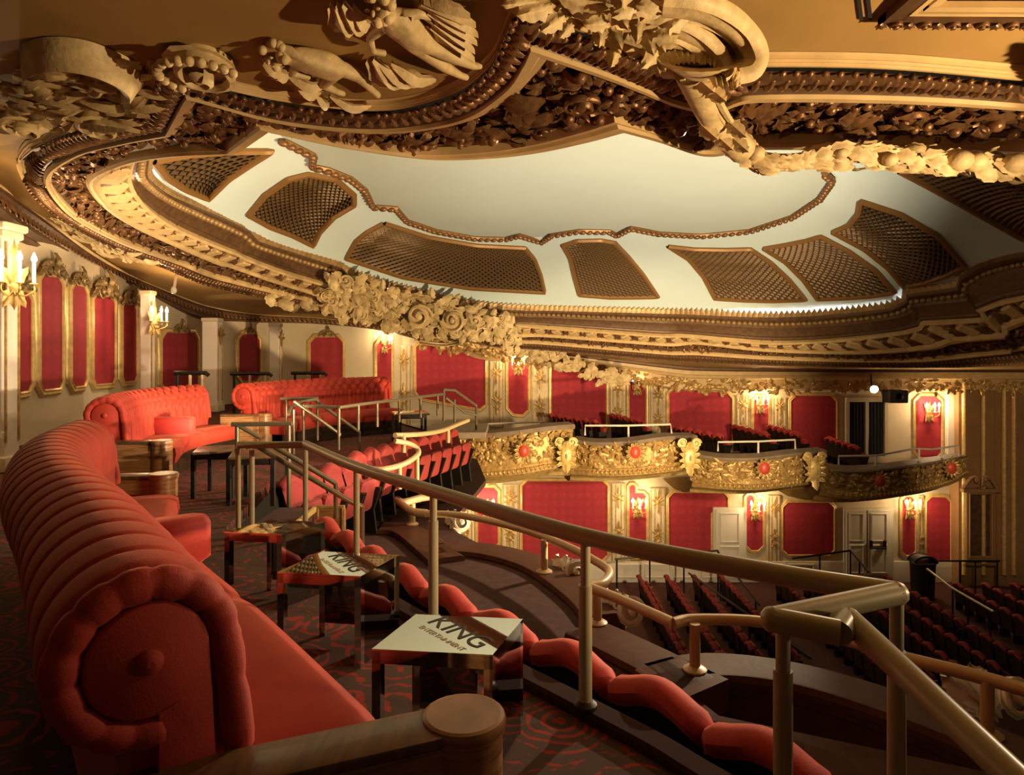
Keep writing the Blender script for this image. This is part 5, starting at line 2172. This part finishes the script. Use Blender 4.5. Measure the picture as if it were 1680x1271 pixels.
# ------------------------------------------------------------------ cartouche with horn and swag, right of the nearest ring corner
def ZS(py, dz=0.):
    return min(3.95, 1.80 * F / (HY - py)) + dz


def ZC(px, py):
    return (3.9 if py > 50 else ZS(py) + .05) + max(0, min(1, (py - 60) / 190)) * 1.35


def pxtube(mb, pts, r, n=10, dz=0., k=5):
    P = spline([W(x, y, ZC(x, y) - dz) for x, y in pts], k)
    R = []
    for i in range(len(P)):
        f = i / (len(P) - 1) * (len(r) - 1)
        a = min(int(f), len(r) - 2)
        R.append(r[a] + (r[a + 1] - r[a]) * (f - a))
    mb.tube(P, R, n)


ca = thing('ceiling_cartouche', 'huge scrolled plaster cartouche at the top of the photograph, horn hanging from it', 'carving', W(1120, 70, 4.0))
def strap(mb, outer, inner, z0, z1, ridge=.05, k=6):
    A = spline([W(x, y, ZS(y, z0)) for x, y in outer], k)
    B = spline([W(x, y, ZS(y, z1)) for x, y in inner], k)
    rows = []
    prev = None
    for i in range(len(A)):
        T = A[min(i + 1, len(A) - 1)] - A[max(i - 1, 0)]
        D = B[i] - A[i]
        N = T.cross(D).normalized()
        if N.dot(ORI - A[i] if prev is None else prev) < 0:
            N = -N
        prev = N
        rows.append([A[i] + D * t + N * h * ridge for t, h in ((.06, -.9), (0, -.2), (.02, .4), (.10, .9), (.16, .5), (.2, .5), (.35, 1.0), (.5, 1.15), (.65, 1.0), (.8, .5), (.84, .5), (.9, .9), (.98, .4), (1, -.2), (.94, -.9))])
    mb.grid(rows)


mb = MB()
strap(mb, [(1090, -8), (1150, -2), (1205, 22), (1240, 56), (1254, 92), (1242, 118), (1215, 126)], [(1085, 22), (1135, 28), (1180, 46), (1208, 74), (1218, 98), (1208, 114), (1196, 118)], -.05, .12)
strap(mb, [(1000, 28), (1055, 24), (1110, 32), (1156, 55), (1188, 86), (1200, 114), (1190, 126)], [(1020, 50), (1065, 50), (1105, 58), (1136, 75), (1155, 98), (1160, 116), (1156, 124)], .02, .18, .04)
rows = []
for sc, dy, dz in ((.46, 30, .25), (.62, 22, .16), (.84, 10, .06), (1.0, 2, .0), (1.04, -2, -.02), (.98, -4, .02), (.80, -2, .10), (.5, 4, .25), (.1, 6, .3)):
    row = []
    for k in range(48):
        a = 2 * PI * k / 48
        q = sc * (1 + (.06 * abs(math.sin(a * 9)) if sc > .9 else 0))
        row.append(W(1150 + 70 * q * math.cos(a), 92 + dy + 26 * q * math.sin(a), 4.02 + dz + .10 * math.sin(a) * -1 * sc))
    rows.append(row)
mb.grid(rows, closed_v=True)
strap(mb, [(1020, 78), (1060, 58), (1105, 60), (1140, 78), (1158, 104)], [(1040, 92), (1070, 78), (1102, 80), (1122, 92), (1130, 108)], .05, .2, .03)
obj('rolled_scroll', mb, M_['ivory'], ca, sharp=60)
mb = MB()
mb.prism([W(x, y, ZS(y, .08)) for x, y in ((915, 0), (985, 10), (1040, 60), (1066, 82), (1050, 86), (1000, 64), (950, 36))], (0, -.08, -.02))
pxtube(mb, [(915, 8), (955, 38), (1005, 66), (1062, 86)], [.03, .04, .035, .01], 8, -.1)
mb.merge(BALL, Matrix.Translation(W(1105, 98, 4.35)) @ S3(.42, .4, .2))
obj('shield', mb, M_['ivory'], ca)
mb = MB()
P = spline([W(x, y, 4.05) for x, y in [(1072, 98), (1100, 84), (1140, 80), (1180, 88), (1212, 112), (1200, 122), (1165, 118)]], 5)
for p, t, d in along(P, .035):
    mb.merge(LEAF, frame(p, Vector((t.z * .5, -.2, -.9)), (0, -1, -.3)) @ S3(.14, .11, .12))
for x, y, a, s in ((905, 8, 3.4, .24), (925, 25, 3.7, .2), (940, 34, 4.0, .16), (885, 2, 3.2, .24), (960, 12, 2.6, .2), (990, 20, 2.2, .2), (1020, 15, 1.6, .2), (1045, 55, .6, .18), (1070, 62, .2, .18), (1015, 58, 2.8, .15), (1095, 50, .8, .2), (1060, 30, 1.9, .2), (1000, 36, 3.2, .18), (1010, 78, 4.4, .16)):
    q = W(x, y, ZS(y, -rnd.random() * .12))
    mb.merge(LEAF2, frame(q, Vector((math.cos(a), .1, math.sin(a))), (0, -1, -.5)) @ S3(s, s * .9, s))
for _ in range(40):
    x, y = rnd.uniform(960, 1090), rnd.uniform(10, 85)
    if y > (x - 960) * .45 + 40:
        continue
    a = rnd.uniform(0, 2 * PI)
    q = W(x, y, ZS(y, .08 - rnd.random() * .12))
    mb.merge(LEAF, frame(q, Vector((math.cos(a), .1, math.sin(a))), (0, -1, -.5)) @ S3(.16, .15, .15))
obj('acanthus_leaves', mb, M_['ivory'], ca, kind='stuff')
mb = MB()
pxtube(mb, [(1135, 112), (1150, 150), (1168, 190), (1192, 222), (1218, 245)], [.115, .105, .095, .10, .11], 14, .0)
for dx, dy in ((-16, 6), (-4, 2), (9, -3), (20, -8)):
    pxtube(mb, [(1135 + dx, 118 + dy), (1150 + dx, 152 + dy), (1168 + dx, 190 + dy), (1192 + dx * .9, 222 + dy)], [.03, .028, .026, .02], 6, .085)
for p in ((1150, 205), (1175, 222), (1200, 225), (1160, 140), (1140, 125), (1195, 200)):
    q = W(p[0], p[1], ZC(*p) - .1)
    mb.merge(LEAF2, frame(q, Vector((.7, .1, -.6)), (-.3, -1, -.2)) @ S3(.20, .2, .2))
obj('fluted_horn', mb, M_['ivory'], ca)
mb = MB()
gl = [(1195, 225), (1225, 250), (1265, 262), (1310, 262), (1360, 252), (1420, 250), (1480, 256), (1540, 262), (1600, 266), (1660, 268), (1730, 272)]
P = spline([W(x, y, 5.35) for x, y in gl], 6)
sw = thing('fruit_swag', 'long cream swag of leaves and fruit hanging under the ring, below the cartouche', 'carving', W(1400, 255, 5.35))
core, lvs = MB(), MB()
core.tube(P, .055, 8)
obj('swag_core', core, M_['ivory'], sw)
for i, (p, t, d) in enumerate(along(P, .022)):
    a = rnd.uniform(-.6, PI + .6)
    o_ = Vector((0, -math.sin(a), -abs(math.cos(a)) if rnd.random() < .6 else math.cos(a) * .6))
    fat = .06 + .02 * math.sin(d * 9)
    q = p + o_ * fat
    if rnd.random() < .10:
        lvs.merge(BALL, Matrix.Translation(q) @ S3(rnd.uniform(.07, .13)))
    else:
        lvs.merge(rnd.choice((LEAFR, LEAFR, LEAFR, LEAF)), frame(q - t * .05, t + Vector((rnd.uniform(-.3, .3), 0, rnd.uniform(-.5, .3))), o_ + Vector((0, -.3, 0))) @ S3(rnd.uniform(.15, .26), .17, .17))
for x, y, s in ((1575, 264, .20), (1600, 266, .19), (1665, 268, .2), (1380, 252, .12), (1460, 262, .13), (1240, 252, .15)):
    lvs.merge(BALL, Matrix.Translation(W(x, y, 5.25)) @ S3(s, s, s * .8))
obj('leaves_and_fruit', lvs, M_['ivory'], sw, kind='stuff')

# ------------------------------------------------------------------ figures in relief on the near ceiling
def skin_figure(name, chains, radii, mat_, parent):
    """chains: lists of joint names; joints: name -> (point, radius)"""
    names = list(radii)
    idx = {n: i for i, n in enumerate(names)}
    me = bpy.data.meshes.new(name)
    off = wloc(parent)
    me.from_pydata([radii[n][0] - off for n in names], [(idx[a], idx[b]) for c in chains for a, b in zip(c, c[1:])], [])
    o = bpy.data.objects.new(name, me)
    COL.objects.link(o)
    md = o.modifiers.new('skin', 'SKIN')
    for i, n in enumerate(names):
        v = me.skin_vertices[0].data[i]
        v.radius = (radii[n][1], radii[n][1])
        v.use_root = i == 0
    s = o.modifiers.new('sub', 'SUBSURF')
    s.levels = s.render_levels = 2
    dg = bpy.context.evaluated_depsgraph_get()
    m2 = bpy.data.meshes.new_from_object(o.evaluated_get(dg))
    bpy.data.objects.remove(o)
    m2.materials.clear()
    m2.materials.append(mat_)
    m2.polygons.foreach_set('use_smooth', [True] * len(m2.polygons))
    r = bpy.data.objects.new(name, m2)
    COL.objects.link(r)
    r.parent = parent
    return r


def cherub(label, J, chains, hair, face_dir, extra=None):
    R = {n: (on_ceiling(x, y, d), r) for n, (x, y, d, r) in J.items()}
    root = thing('plaster_cherub', label, 'relief figure', R[list(J)[0]][0])
    skin_figure('body', chains, R, M_['ivory'], root)
    hp, hr = R['head']
    mb = MB()
    for k in range(26):
        d = Vector((rnd.gauss(0, 1), rnd.gauss(0, 1), rnd.gauss(0, 1))).normalized()
        if d.dot(Vector(face_dir)) > .45:
            continue
        mb.merge(BALL, Matrix.Translation(hp + d * hr * .95) @ S3(hr * .8))
    obj('hair', mb, M_['ivory'], root)
    f = Vector(face_dir).normalized()
    s = f.cross(Vector((0, 0, 1))).normalized()
    u = s.cross(f)
    mb = MB()
    mb.merge(BALL, Matrix.Translation(hp + f * hr * 1.0) @ S3(hr * .3, hr * .3, hr * .5))
    for e in (-1, 1):
        mb.merge(BALL, Matrix.Translation(hp + f * hr * .85 + s * e * hr * .4 + u * hr * .2) @ S3(hr * .35, hr * .25, hr * .22))
    mb.merge(BALL, Matrix.Translation(hp + f * hr * .88 - u * hr * .5) @ S3(hr * .5, hr * .25, hr * .18))
    obj('face', mb, M_['ivory'], root)
    return root


c1 = cherub('reclining plaster cherub stretched along the ring, feet toward the dome', {
    'pelvis': (545, 108, .16, .085), 'belly': (520, 100, .18, .085), 'chest': (492, 94, .18, .088), 'neck': (470, 92, .18, .04), 'head': (450, 90, .2, .075),
    'hip_a': (562, 113, .18, 0.055), 'knee_a': (590, 126, .2, 0.043), 'ankle_a': (608, 146, .17, 0.025), 'toe_a': (622, 158, .14, 0.027),
    'hip_b': (548, 122, .18, 0.051), 'knee_b': (528, 138, .2, 0.039), 'ankle_b': (552, 150, .16, 0.023), 'toe_b': (566, 155, .13, 0.023),
    'sh_a': (488, 104, .2, 0.035), 'elb_a': (478, 120, .2, 0.028), 'hand_a': (510, 128, .18, 0.020), 'sh_b': (480, 84, .15, 0.035), 'elb_b': (455, 78, .12, 0.027), 'hand_b': (430, 82, .1, 0.022)},
    [('pelvis', 'belly', 'chest', 'neck', 'head'), ('pelvis', 'hip_a', 'knee_a', 'ankle_a', 'toe_a'), ('pelvis', 'hip_b', 'knee_b', 'ankle_b', 'toe_b'), ('chest', 'sh_a', 'elb_a', 'hand_a'), ('chest', 'sh_b', 'elb_b', 'hand_b')], None, (-.3, -.5, -.8))
c2 = cherub('plaster cherub inside the rounded corner of the ring, wings spread behind', {
    'pelvis': (688, 64, .18, .085), 'belly': (668, 48, .2, .085), 'chest': (648, 32, .2, .09), 'neck': (634, 22, .2, .042), 'head': (620, 12, .22, .08),
    'hip_a': (702, 74, .2, 0.055), 'knee_a': (742, 92, .2, 0.047), 'ankle_a': (776, 108, .16, 0.027), 'toe_a': (792, 108, .13, 0.023),
    'hip_b': (690, 80, .2, 0.051), 'knee_b': (730, 110, .2, 0.039), 'ankle_b': (756, 124, .16, 0.023), 'toe_b': (768, 128, .13, 0.025),
    'sh_a': (632, 42, .22, 0.036), 'elb_a': (606, 62, .22, 0.028), 'wr_a': (612, 84, .22, 0.020), 'hand_a': (634, 88, .2, 0.023), 'sh_b': (664, 24, .18, 0.035), 'elb_b': (690, 22, .15, 0.028), 'hand_b': (712, 30, .12, 0.022)},
    [('pelvis', 'belly', 'chest', 'neck', 'head'), ('pelvis', 'hip_a', 'knee_a', 'ankle_a', 'toe_a'), ('pelvis', 'hip_b', 'knee_b', 'ankle_b', 'toe_b'), ('chest', 'sh_a', 'elb_a', 'wr_a', 'hand_a'), ('chest', 'sh_b', 'elb_b', 'hand_b')], None, (-.2, -.6, -.7))


def feathers(root, name, pts, L, wd, mat_=None):
    for (x, y, tx, ty, k) in pts:
        mb = MB()
        a, b = on_ceiling(x, y, .10), on_ceiling(tx, ty, .05)
        d = b - a
        mb.merge(LEAFR if name == 'drapery' else LEAF, frame(a, d, (0, -.25, -1)) @ S3(d.length, wd * k, .35))
        obj('drapery_fold' if name == 'drapery' else 'feather', mb, mat_ or M_['ivory'], root)


feathers(c2, 'wing', [(700, 8, 792, 38, 1.), (690, 2, 790, 20, 1.), (700, 16, 790, 52, .8), (705, 28, 785, 66, .8), (705, 40, 785, 80, .7), (695, 0, 780, 4, 1.)], .5, .30)
feathers(c2, 'drapery', [(610, 92, 665, 138, 1.), (618, 96, 690, 134, 1.), (640, 100, 720, 128, .9), (548, 2, 585, 45, .8), (560, 0, 605, 44, .8), (575, 6, 610, 30, .8)], .5, .30)
feathers(c1, 'drapery', [(470, 118, 545, 132, .8), (480, 128, 530, 146, .8), (440, 100, 480, 112, .9), (425, 92, 470, 104, .9), (515, 146, 545, 160, .6), (540, 152, 615, 168, .6)], .5, .26)

wg = thing('winged_relief', 'plaster relief of a sweeping wing and drapery at the upper left of the ceiling', 'relief', on_ceiling(120, 110, .1))
mb = MB()
top = [(32, 84), (50, 66), (90, 60), (140, 66), (185, 82), (220, 100), (238, 116)]
bot = [(40, 100), (70, 88), (110, 86), (150, 94), (185, 110), (205, 130), (198, 143)]
A = spline([on_ceiling(x, y, .02) for x, y in top], 6)
B = spline([on_ceiling(x, y, .10) for x, y in bot], 6)
mb.grid([[a, a.lerp(b, .2) + Vector((0, 0, -.10)), a.lerp(b, .6) + Vector((0, 0, -.16)), b + Vector((0, 0, -.12)), b + Vector((0, 0, .02))] for a, b in zip(A, B)])
obj('wing_band', mb, M_['ivory'], wg)
mb = MB()
for _ in range(120):
    x, y = rnd.uniform(-30, 215), rnd.uniform(95, 212)
    if y < 92 + max(0, 60 - x) * .5 or (x > 150 and y < 120) or y > 215 - max(0, x - 60) * .12:
        continue
    q = on_ceiling(x, y, rnd.uniform(.02, .16))
    a = rnd.uniform(-.5, .5)
    mb.merge(rnd.choice((LEAF, LEAFR, LEAF)), frame(q, Vector((1, -.25 + a, 0)), (0, -.3, -1)) @ S3(rnd.uniform(.22, .5), .14, .3))
for x, y in ((140, 140), (155, 148), (120, 120), (90, 150)):
    mb.merge(BALL, Matrix.Translation(on_ceiling(x, y, .12)) @ S3(.11))
obj('feathers_and_drapery', mb, M_['ivory'], wg, kind='stuff')
for x, y in ((40, 196), (165, 196)):
    m2 = MB()
    m2.merge(VOL, frame(on_ceiling(x, y, .02), (1, .2, 0), (0, -.2, -1)) @ S3(.42, .42, .45))
    obj('scroll', m2, M_['ivory'], wg)

rs = thing('rosette_relief', 'oval plaster shell scroll with a beaded rim above the notch of the ring', 'relief', on_ceiling(328, 98, .05))
mb = MB()
p = on_ceiling(330, 96, .02)
mb.merge(VOL, frame(p, (-1, .1, 0), (0, -.15, -1)) @ S3(.50, .52, .55))
obj('scroll', mb, M_['ivory'], rs)
mb = MB()
for k in range(14):
    a = PI * .1 + PI * 1.1 * k / 13
    mb.merge(BALL, Matrix.Translation(p + Vector((math.cos(a) * .25, -math.sin(a) * .27, -.13))) @ S3(.065))
obj('beaded_rim', mb, M_['ivory'], rs)

# framed panel and vent slits on the ceiling at the top right
pf = MB()
c = [on_ceiling(*q, .0) for q in ((1440, 31), (1900, 33))]
back = Vector((0, -1.6, 0))
for a, wd_, h, k in ((0., .035, .06, 0),):
    pf.prism([c[0], c[1], c[1] + Vector((0, -wd_ - .05, 0)), c[0] + Vector((0, -wd_ - .05, 0))], (0, 0, -.05))
    pf.prism([c[0], c[0] + Vector((.09, 0, 0)), c[0] + Vector((.09, -1.5, 0)), c[0] + Vector((0, -1.5, 0))], (0, 0, -.05))
fo = thing('ceiling_panel_frame', 'brown carved frame of a ceiling panel at the top right', 'frame', c[0])
obj('moulding', pf, M_['brown'], fo, smooth=False)
mb = MB()
for p, t, d in along([c[0] + Vector((0, -.04, -.05)), c[1] + Vector((0, -.04, -.05))], .075):
    mb.merge(VOL if int(d / .075) % 2 else FLOWER, frame(p, t, (0, 0, -1)) @ S3(.075, .075, .09))
obj('scroll_carving', mb, M_['bronze'], fo, kind='stuff')
mb = MB()
for off, wd_ in ((.10, .03), (.15, .05)):
    q0, q1 = c[0] + Vector((off + .02, -off, 0)), c[1] + Vector((0, -off, 0))
    mb.prism([q0, q1, q1 + Vector((0, -wd_, 0)), q0 + Vector((0, -wd_, 0))], (0, 0, -.035))
    mb.prism([q0, q0 + Vector((wd_, 0, 0)), q0 + Vector((wd_, -1.2, 0)), q0 + Vector((0, -1.2, 0))], (0, 0, -.035))
obj('inner_fillet', mb, M_['cream'], fo, smooth=False)
vt = thing('ceiling_vent', 'pair of narrow black slits in the ochre ceiling beside the carved frame', 'vent', on_ceiling(1418, 20, .0))
for x in (1410, 1425):
    mb = MB()
    a, b = on_ceiling(x, 30, .0), on_ceiling(x - 5, -10, .0)
    mb.prism([a, a + Vector((.022, 0, 0)), b + Vector((.022, 0, 0)), b], (0, 0, -.012))
    obj('slit', mb, M_['dark'], vt, smooth=False)

# ------------------------------------------------------------------ sconces
def sconce(label, p, n, s, power, arms=3, tall=1.):
    n = Vector(n).normalized()
    t = Vector((-n.y, n.x, 0)).normalized()
    up = Vector((0, 0, 1))
    root = thing('wall_sconce', label, 'sconce', p, 'gilt wall sconces')
    mb = MB()
    for a in (PI / 2, PI / 2 + .6, PI / 2 - .6, -PI / 2, -PI / 2 + .5, -PI / 2 - .5):
        mb.merge(LEAF, frame(p + n * .02, t * math.cos(a) + up * math.sin(a) * 1.2, n) @ S3(.34 * s * (tall if abs(a - PI / 2) < .1 else 1), .2 * s, .12 * s))
    mb.merge(FLOWER, frame(p + n * .03, t, n) @ S3(.16 * s))
    obj('backplate', mb, M_['gold'], root)
    offs = {2: (-1, 1), 3: (-1, 0, 1)}[arms]
    for o in offs:
        e = p + t * o * .17 * s + n * (.20 + .08 * (o == 0)) * s + up * .02 * s
        mb = MB()
        mb.tube(spline([p + n * .02 - up * .04 * s, p + t * o * .08 * s + n * .10 * s - up * .12 * s, e - up * .08 * s, e], 5), .012 * s, 6)
        mb.lathe(e, [(.02 * s, 0), (.05 * s, .012 * s), (.045 * s, .02 * s), (.02 * s, .022 * s)], 10)
        ar = obj('arm', mb, M_['gold'], root)
        mb = MB()
        mb.lathe(e + up * .02 * s, [(.02 * s, 0), (.02 * s, .13 * s * tall)], 8)
        obj('candle', mb, M_['candle'], ar)
        mb = MB()
        b = e + up * (.02 + .13 * tall) * s
        mb.lathe(b, [(.012 * s, 0), (.032 * s, .03 * s), (.030 * s, .06 * s), (.012 * s, .11 * s), (.002 * s, .13 * s)], 8)
        obj('bulb', mb, M_['flame'], ar)
    point('sconce_light', p + n * .42 * s + up * .25 * s, power, .06 * s)
    return root


PN = Vector((.8, -.6, 0))
sconce('three candle sconce on the nearest white pillar at the left edge', W(22, 470, 8.55), (.75, -.65, 0), 1.0, 45, 3, 2.)
sconce('lit sconce on the second white pillar, left of the middle tufted sofa', W(252, 530, 14.55), (.85, -.5, 0), 1.0, 45, 3, 1.4)
for lab, x, y, s, pw in (('lit sconce on the narrow red panel left of the largest upper panel', 628, 566, 1.1, 40), ('upper sconce between the two largest upper red panels', 850, 600, 1.3, 60), ('upper sconce above the second gilded box', 1045, 634, 1.2, 55),
                     ('upper sconce above the box with the pale mask cartouche', 1246, 664, 1.2, 55), ('brightest upper sconce, by the brown proscenium', 1522, 676, 1.3, 80),
                     ('lower sconce partly behind the long brass rail, first under the boxes', 800, 833, 1.3, 50), ('lower sconce on the narrow panel right of the widest lower panel', 1046, 832, 1.4, 55),
                     ('lower sconce just right of the single white door', 1238, 836, 1.4, 55), ('lower sconce right of the white double doors', 1490, 834, 1.4, 60)):
    p, t, n = wall_hit(x, y)
    sconce(lab, p + n * .06, n, s, pw)
# pilaster at the proscenium, sconce light put into its whiter paint
mb = MB()
a, b = W(1552, 640, 24.85), W(1573, 745, 24.85)
mb.rbox(((a.x + b.x) / 2, 24.86, (a.z + b.z) / 2), (b.x - a.x, .2, a.z - b.z), 0, .03)
o = obj('pilaster', mb, M_['pillar'], wall_far, sharp=30)

# ------------------------------------------------------------------ fittings on the upper tier
a, b = W(1458, 640, 23.6), W(1490, 661, 23.6)
t = thing('loudspeaker', 'black box loudspeaker hung under the cornice beside the dark doorway', 'loudspeaker', ((a.x + b.x) / 2, 23.6, b.z))
mb = MB()
mb.rbox(((a.x + b.x) / 2, 23.8, (a.z + b.z) / 2), (b.x - a.x, .5, a.z - b.z), 0, .03)
obj('cabinet', mb, M_['black'], t, sharp=30)
mb = MB()
mb.lathe(((a.x + b.x) / 2, 23.55, (a.z + b.z) / 2), [(.16, 0), (.15, .02), (.06, -.01)], 14, (0, -1, 0))
obj('cone', mb, M_['blackmetal'], t)
p = W(1435, 638, 23.6)
t = thing('stage_lantern', 'small white lit lantern hung under the cornice above the dark doorway', 'lantern', p)
mb = MB()
mb.lathe(p + Vector((0, .18, 0)), [(.10, -.2), (.13, 0), (.15, .12), (.14, .16)], 12, (-.1, -1, -.1))
obj('housing', mb, M_['wains'], t)
mb = MB()
mb.lathe(p + Vector((0, -.0, -.01)), [(.12, 0), (.08, .03), (.02, .045)], 12, (-.1, -1, -.1))
obj('lens', mb, M_['flame'], t)
mb = MB()
mb.tube([p + Vector((0, .2, .1)), p + Vector((0, .25, .5))], .03, 6)
obj('bracket', mb, M_['blackmetal'], t)
p = W(285, 476, 14.0)
t = thing('security_camera', 'small white camera under the left cornice by the second pillar', 'camera', p)
mb = MB()
mb.merge(BALL, Matrix.Translation(p) @ S3(.13, .13, .16))
obj('housing', mb, M_['pillar'], t)
mb = MB()
mb.tube([p, p + Vector((-.1, .3, .35))], .03, 6)
obj('bracket', mb, M_['pillar'], t)
# dark railings behind the sofas, in front of the left bays
for lab, x0, x1, y, Z in (('dark handrail behind the middle tufted sofa', 286, 338, 612, 12.2), ('dark handrail left of the fourth pillar', 378, 442, 613, 15.0), ('dark handrail right of the fourth pillar', 478, 532, 612, 16.0)):
    t = thing('dark_handrail', lab, 'railing', W(x0, 0, Z).xy.to_3d())
    mb = MB()
    mb.tube([W(x0, y, Z), W(x1, y, Z), W(x1 + 4, y + 4, Z)], .04, 8)
    obj('rail', mb, M_['blackmetal'], t)
    for x in (x0 + 6, (x0 + x1) / 2, x1 - 6):
        mb = MB()
        q = W(x, y, Z)
        mb.tube([q, Vector((q.x, q.y, 0))], .03, 8)
        obj('post', mb, M_['beige'] if x != x0 + 6 else M_['blackmetal'], t)

# ------------------------------------------------------------------ seats of the boxes and of the orchestra
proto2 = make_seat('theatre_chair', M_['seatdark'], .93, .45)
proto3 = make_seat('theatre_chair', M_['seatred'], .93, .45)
first2 = {0: True, 1: True}


def place(x, y, z, rz, lab, grp, drop=('armrest',), box=0):
    src = (proto2, proto3)[box]
    if first2[box]:
        first2[box] = False
        src.location, src.rotation_euler = (x, y, z), (0, 0, rz)
        src['label'], src['group'] = lab, grp
        return src
    return dup(src, (x, y, z), rz, lab, grp, drop)


for bi, (name, rows, zf) in enumerate((('second gilded box', [((912, 23.6), (1000, 21.0)), ((1012, 23.6), (1062, 21.4))], -1.87), ('box with the pale mask', [((1108, 23.6), (1196, 21.0)), ((1214, 23.6), (1262, 21.6)), ((1272, 23.6), (1312, 21.6)), ], -2.26), ('box nearest the proscenium', [((1368, 23.4), (1408, 21.4))], -2.65))):
    for ri, ((x0, Z0), (x1, Z1)) in enumerate(rows):
        a, b = W(x0, 600, Z0), W(x1, 600, Z1)
        a.z = b.z = 0
        for i, (p, t, d) in enumerate(along([a, b], .5)):
            place(p.x, p.y, zf + .30, -PI / 2 + .25, 'red chair in the %s, %s from the wall, %s row' % (name, ORD[i], ORD[ri]), 'chairs in the ' + name, box=1)

mb = MB()
mb.prism([V2(-6, 25.05, FLOOR_LOW), V2(-6, 9, FLOOR_LOW), V2(24, 9, FLOOR_LOW), V2(24, 25.05, FLOOR_LOW)][::-1], (0, 0, -.1))
obj('floor_orchestra', mb, M_['lowcarpet'], kind='structure', smooth=False)
for k in range(17):
    X = 4.45 + k * .93
    if k in (4, 10):
        continue
    for i in range(14):
        Y = 22.9 - .53 * i - (.8 if k > 10 else 0)
        px, py = CX + X / Y * F, HY + (EYE - FLOOR_LOW - .6) / Y * F
        if px > 1720 or px < 985 or py > 1120 or (px > 1250 and py > 1075 + (px - 1250) * .25):
            continue
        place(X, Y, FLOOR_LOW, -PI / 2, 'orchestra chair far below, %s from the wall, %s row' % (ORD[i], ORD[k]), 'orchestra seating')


def iron_rail(label, runs, posts, zf=FLOOR_LOW, r=.035, m='blackmetal'):
    t = thing('iron_handrail', label, 'railing', W(posts[0][0], posts[0][1], posts[0][2]))
    for run in runs:
        mb = MB()
        mb.tube([W(*q) for q in run], r, 8)
        obj('rail', mb, M_[m], t)
    for x, y, Z in posts:
        mb = MB()
        q = W(x, y, Z)
        mb.tube([q, Vector((q.x, q.y, zf))], r * .85, 8)
        obj('post', mb, M_['blackmetal'], t)


iron_rail('black iron handrail along the wainscot left of the single white door', [[(1008, 917, 23.5), (1178, 903, 23.5), (1182, 912, 23.0)], [(1182, 910, 23.2), (1246, 992, 20.5)]], [(1012, 917, 23.5), (1066, 912, 23.5), (1122, 908, 23.5), (1178, 903, 23.5), (1182, 912, 23.1), (1240, 985, 20.7)])
iron_rail('black iron handrail bending down before the white double doors', [[(1300, 916, 23.5), (1395, 903, 23.5), (1425, 938, 22.3)]], [(1345, 910, 23.5), (1395, 903, 23.5), (1410, 920, 23.0)])
iron_rail('brass topped handrail beside the lit red orchestra chairs', [[(1521, 933, 22.8), (1560, 963, 21.6), (1630, 1003, 20.0)]], [(1521, 934, 22.8), (1563, 966, 21.5), (1588, 982, 20.9), (1625, 1003, 20.1)], m='brass')
iron_rail('black iron handrail across the foot of the proscenium', [[(1540, 920, 23.7), (1640, 920, 23.7)]], [(1575, 920, 23.7), (1600, 920, 23.7), (1636, 920, 23.7)])
iron_rail('long black iron handrail running down between the orchestra rows', [[(1130, 940, 22.5), (1230, 1010, 19.8), (1330, 1080, 17.6)]], [(1150, 955, 22.0), (1230, 1011, 19.8), (1310, 1068, 18.0)])
iron_rail('black iron barrier with a bend in the orchestra aisle at right', [[(1480, 998, 20.2), (1535, 1030, 19.2), (1572, 1030, 19.2), (1680, 1075, 17.6)], [(1535, 1045, 19.2), (1620, 1055, 18.6)]], [(1482, 1000, 20.2), (1535, 1031, 19.2), (1572, 1031, 19.2), (1620, 1052, 18.4)])
# litter bin by the proscenium
a, b = W(1501, 906, 23.3), W(1538, 953, 23.3)
t = thing('litter_bin', 'black litter bin with a hooded top beside the white double doors', 'bin', ((a.x + b.x) / 2, 23.3, b.z))
mb = MB()
c = ((a.x + b.x) / 2, 23.5, FLOOR_LOW)
H_ = a.z - FLOOR_LOW
mb.lathe(c, [(.30, 0), (.36, .05), (.40, H_ * .72), (.42, H_ * .74), (.40, H_ * .78)], 16)
obj('bucket', mb, M_['black'], t, sharp=30)
mb = MB()
arc = [Vector((c[0] + .38 * math.cos(k), 23.5, FLOOR_LOW + H_ * .76 + .22 * math.sin(k))) for k in [PI * i / 10 for i in range(11)]]
for y in (-.2, .2):
    mb.tube([p + Vector((0, y, 0)) for p in arc], .045, 6)
mb.grid([[p + Vector((0, y, .02)) for p in arc] for y in (-.2, .2)])
obj('hood', mb, M_['black'], t)
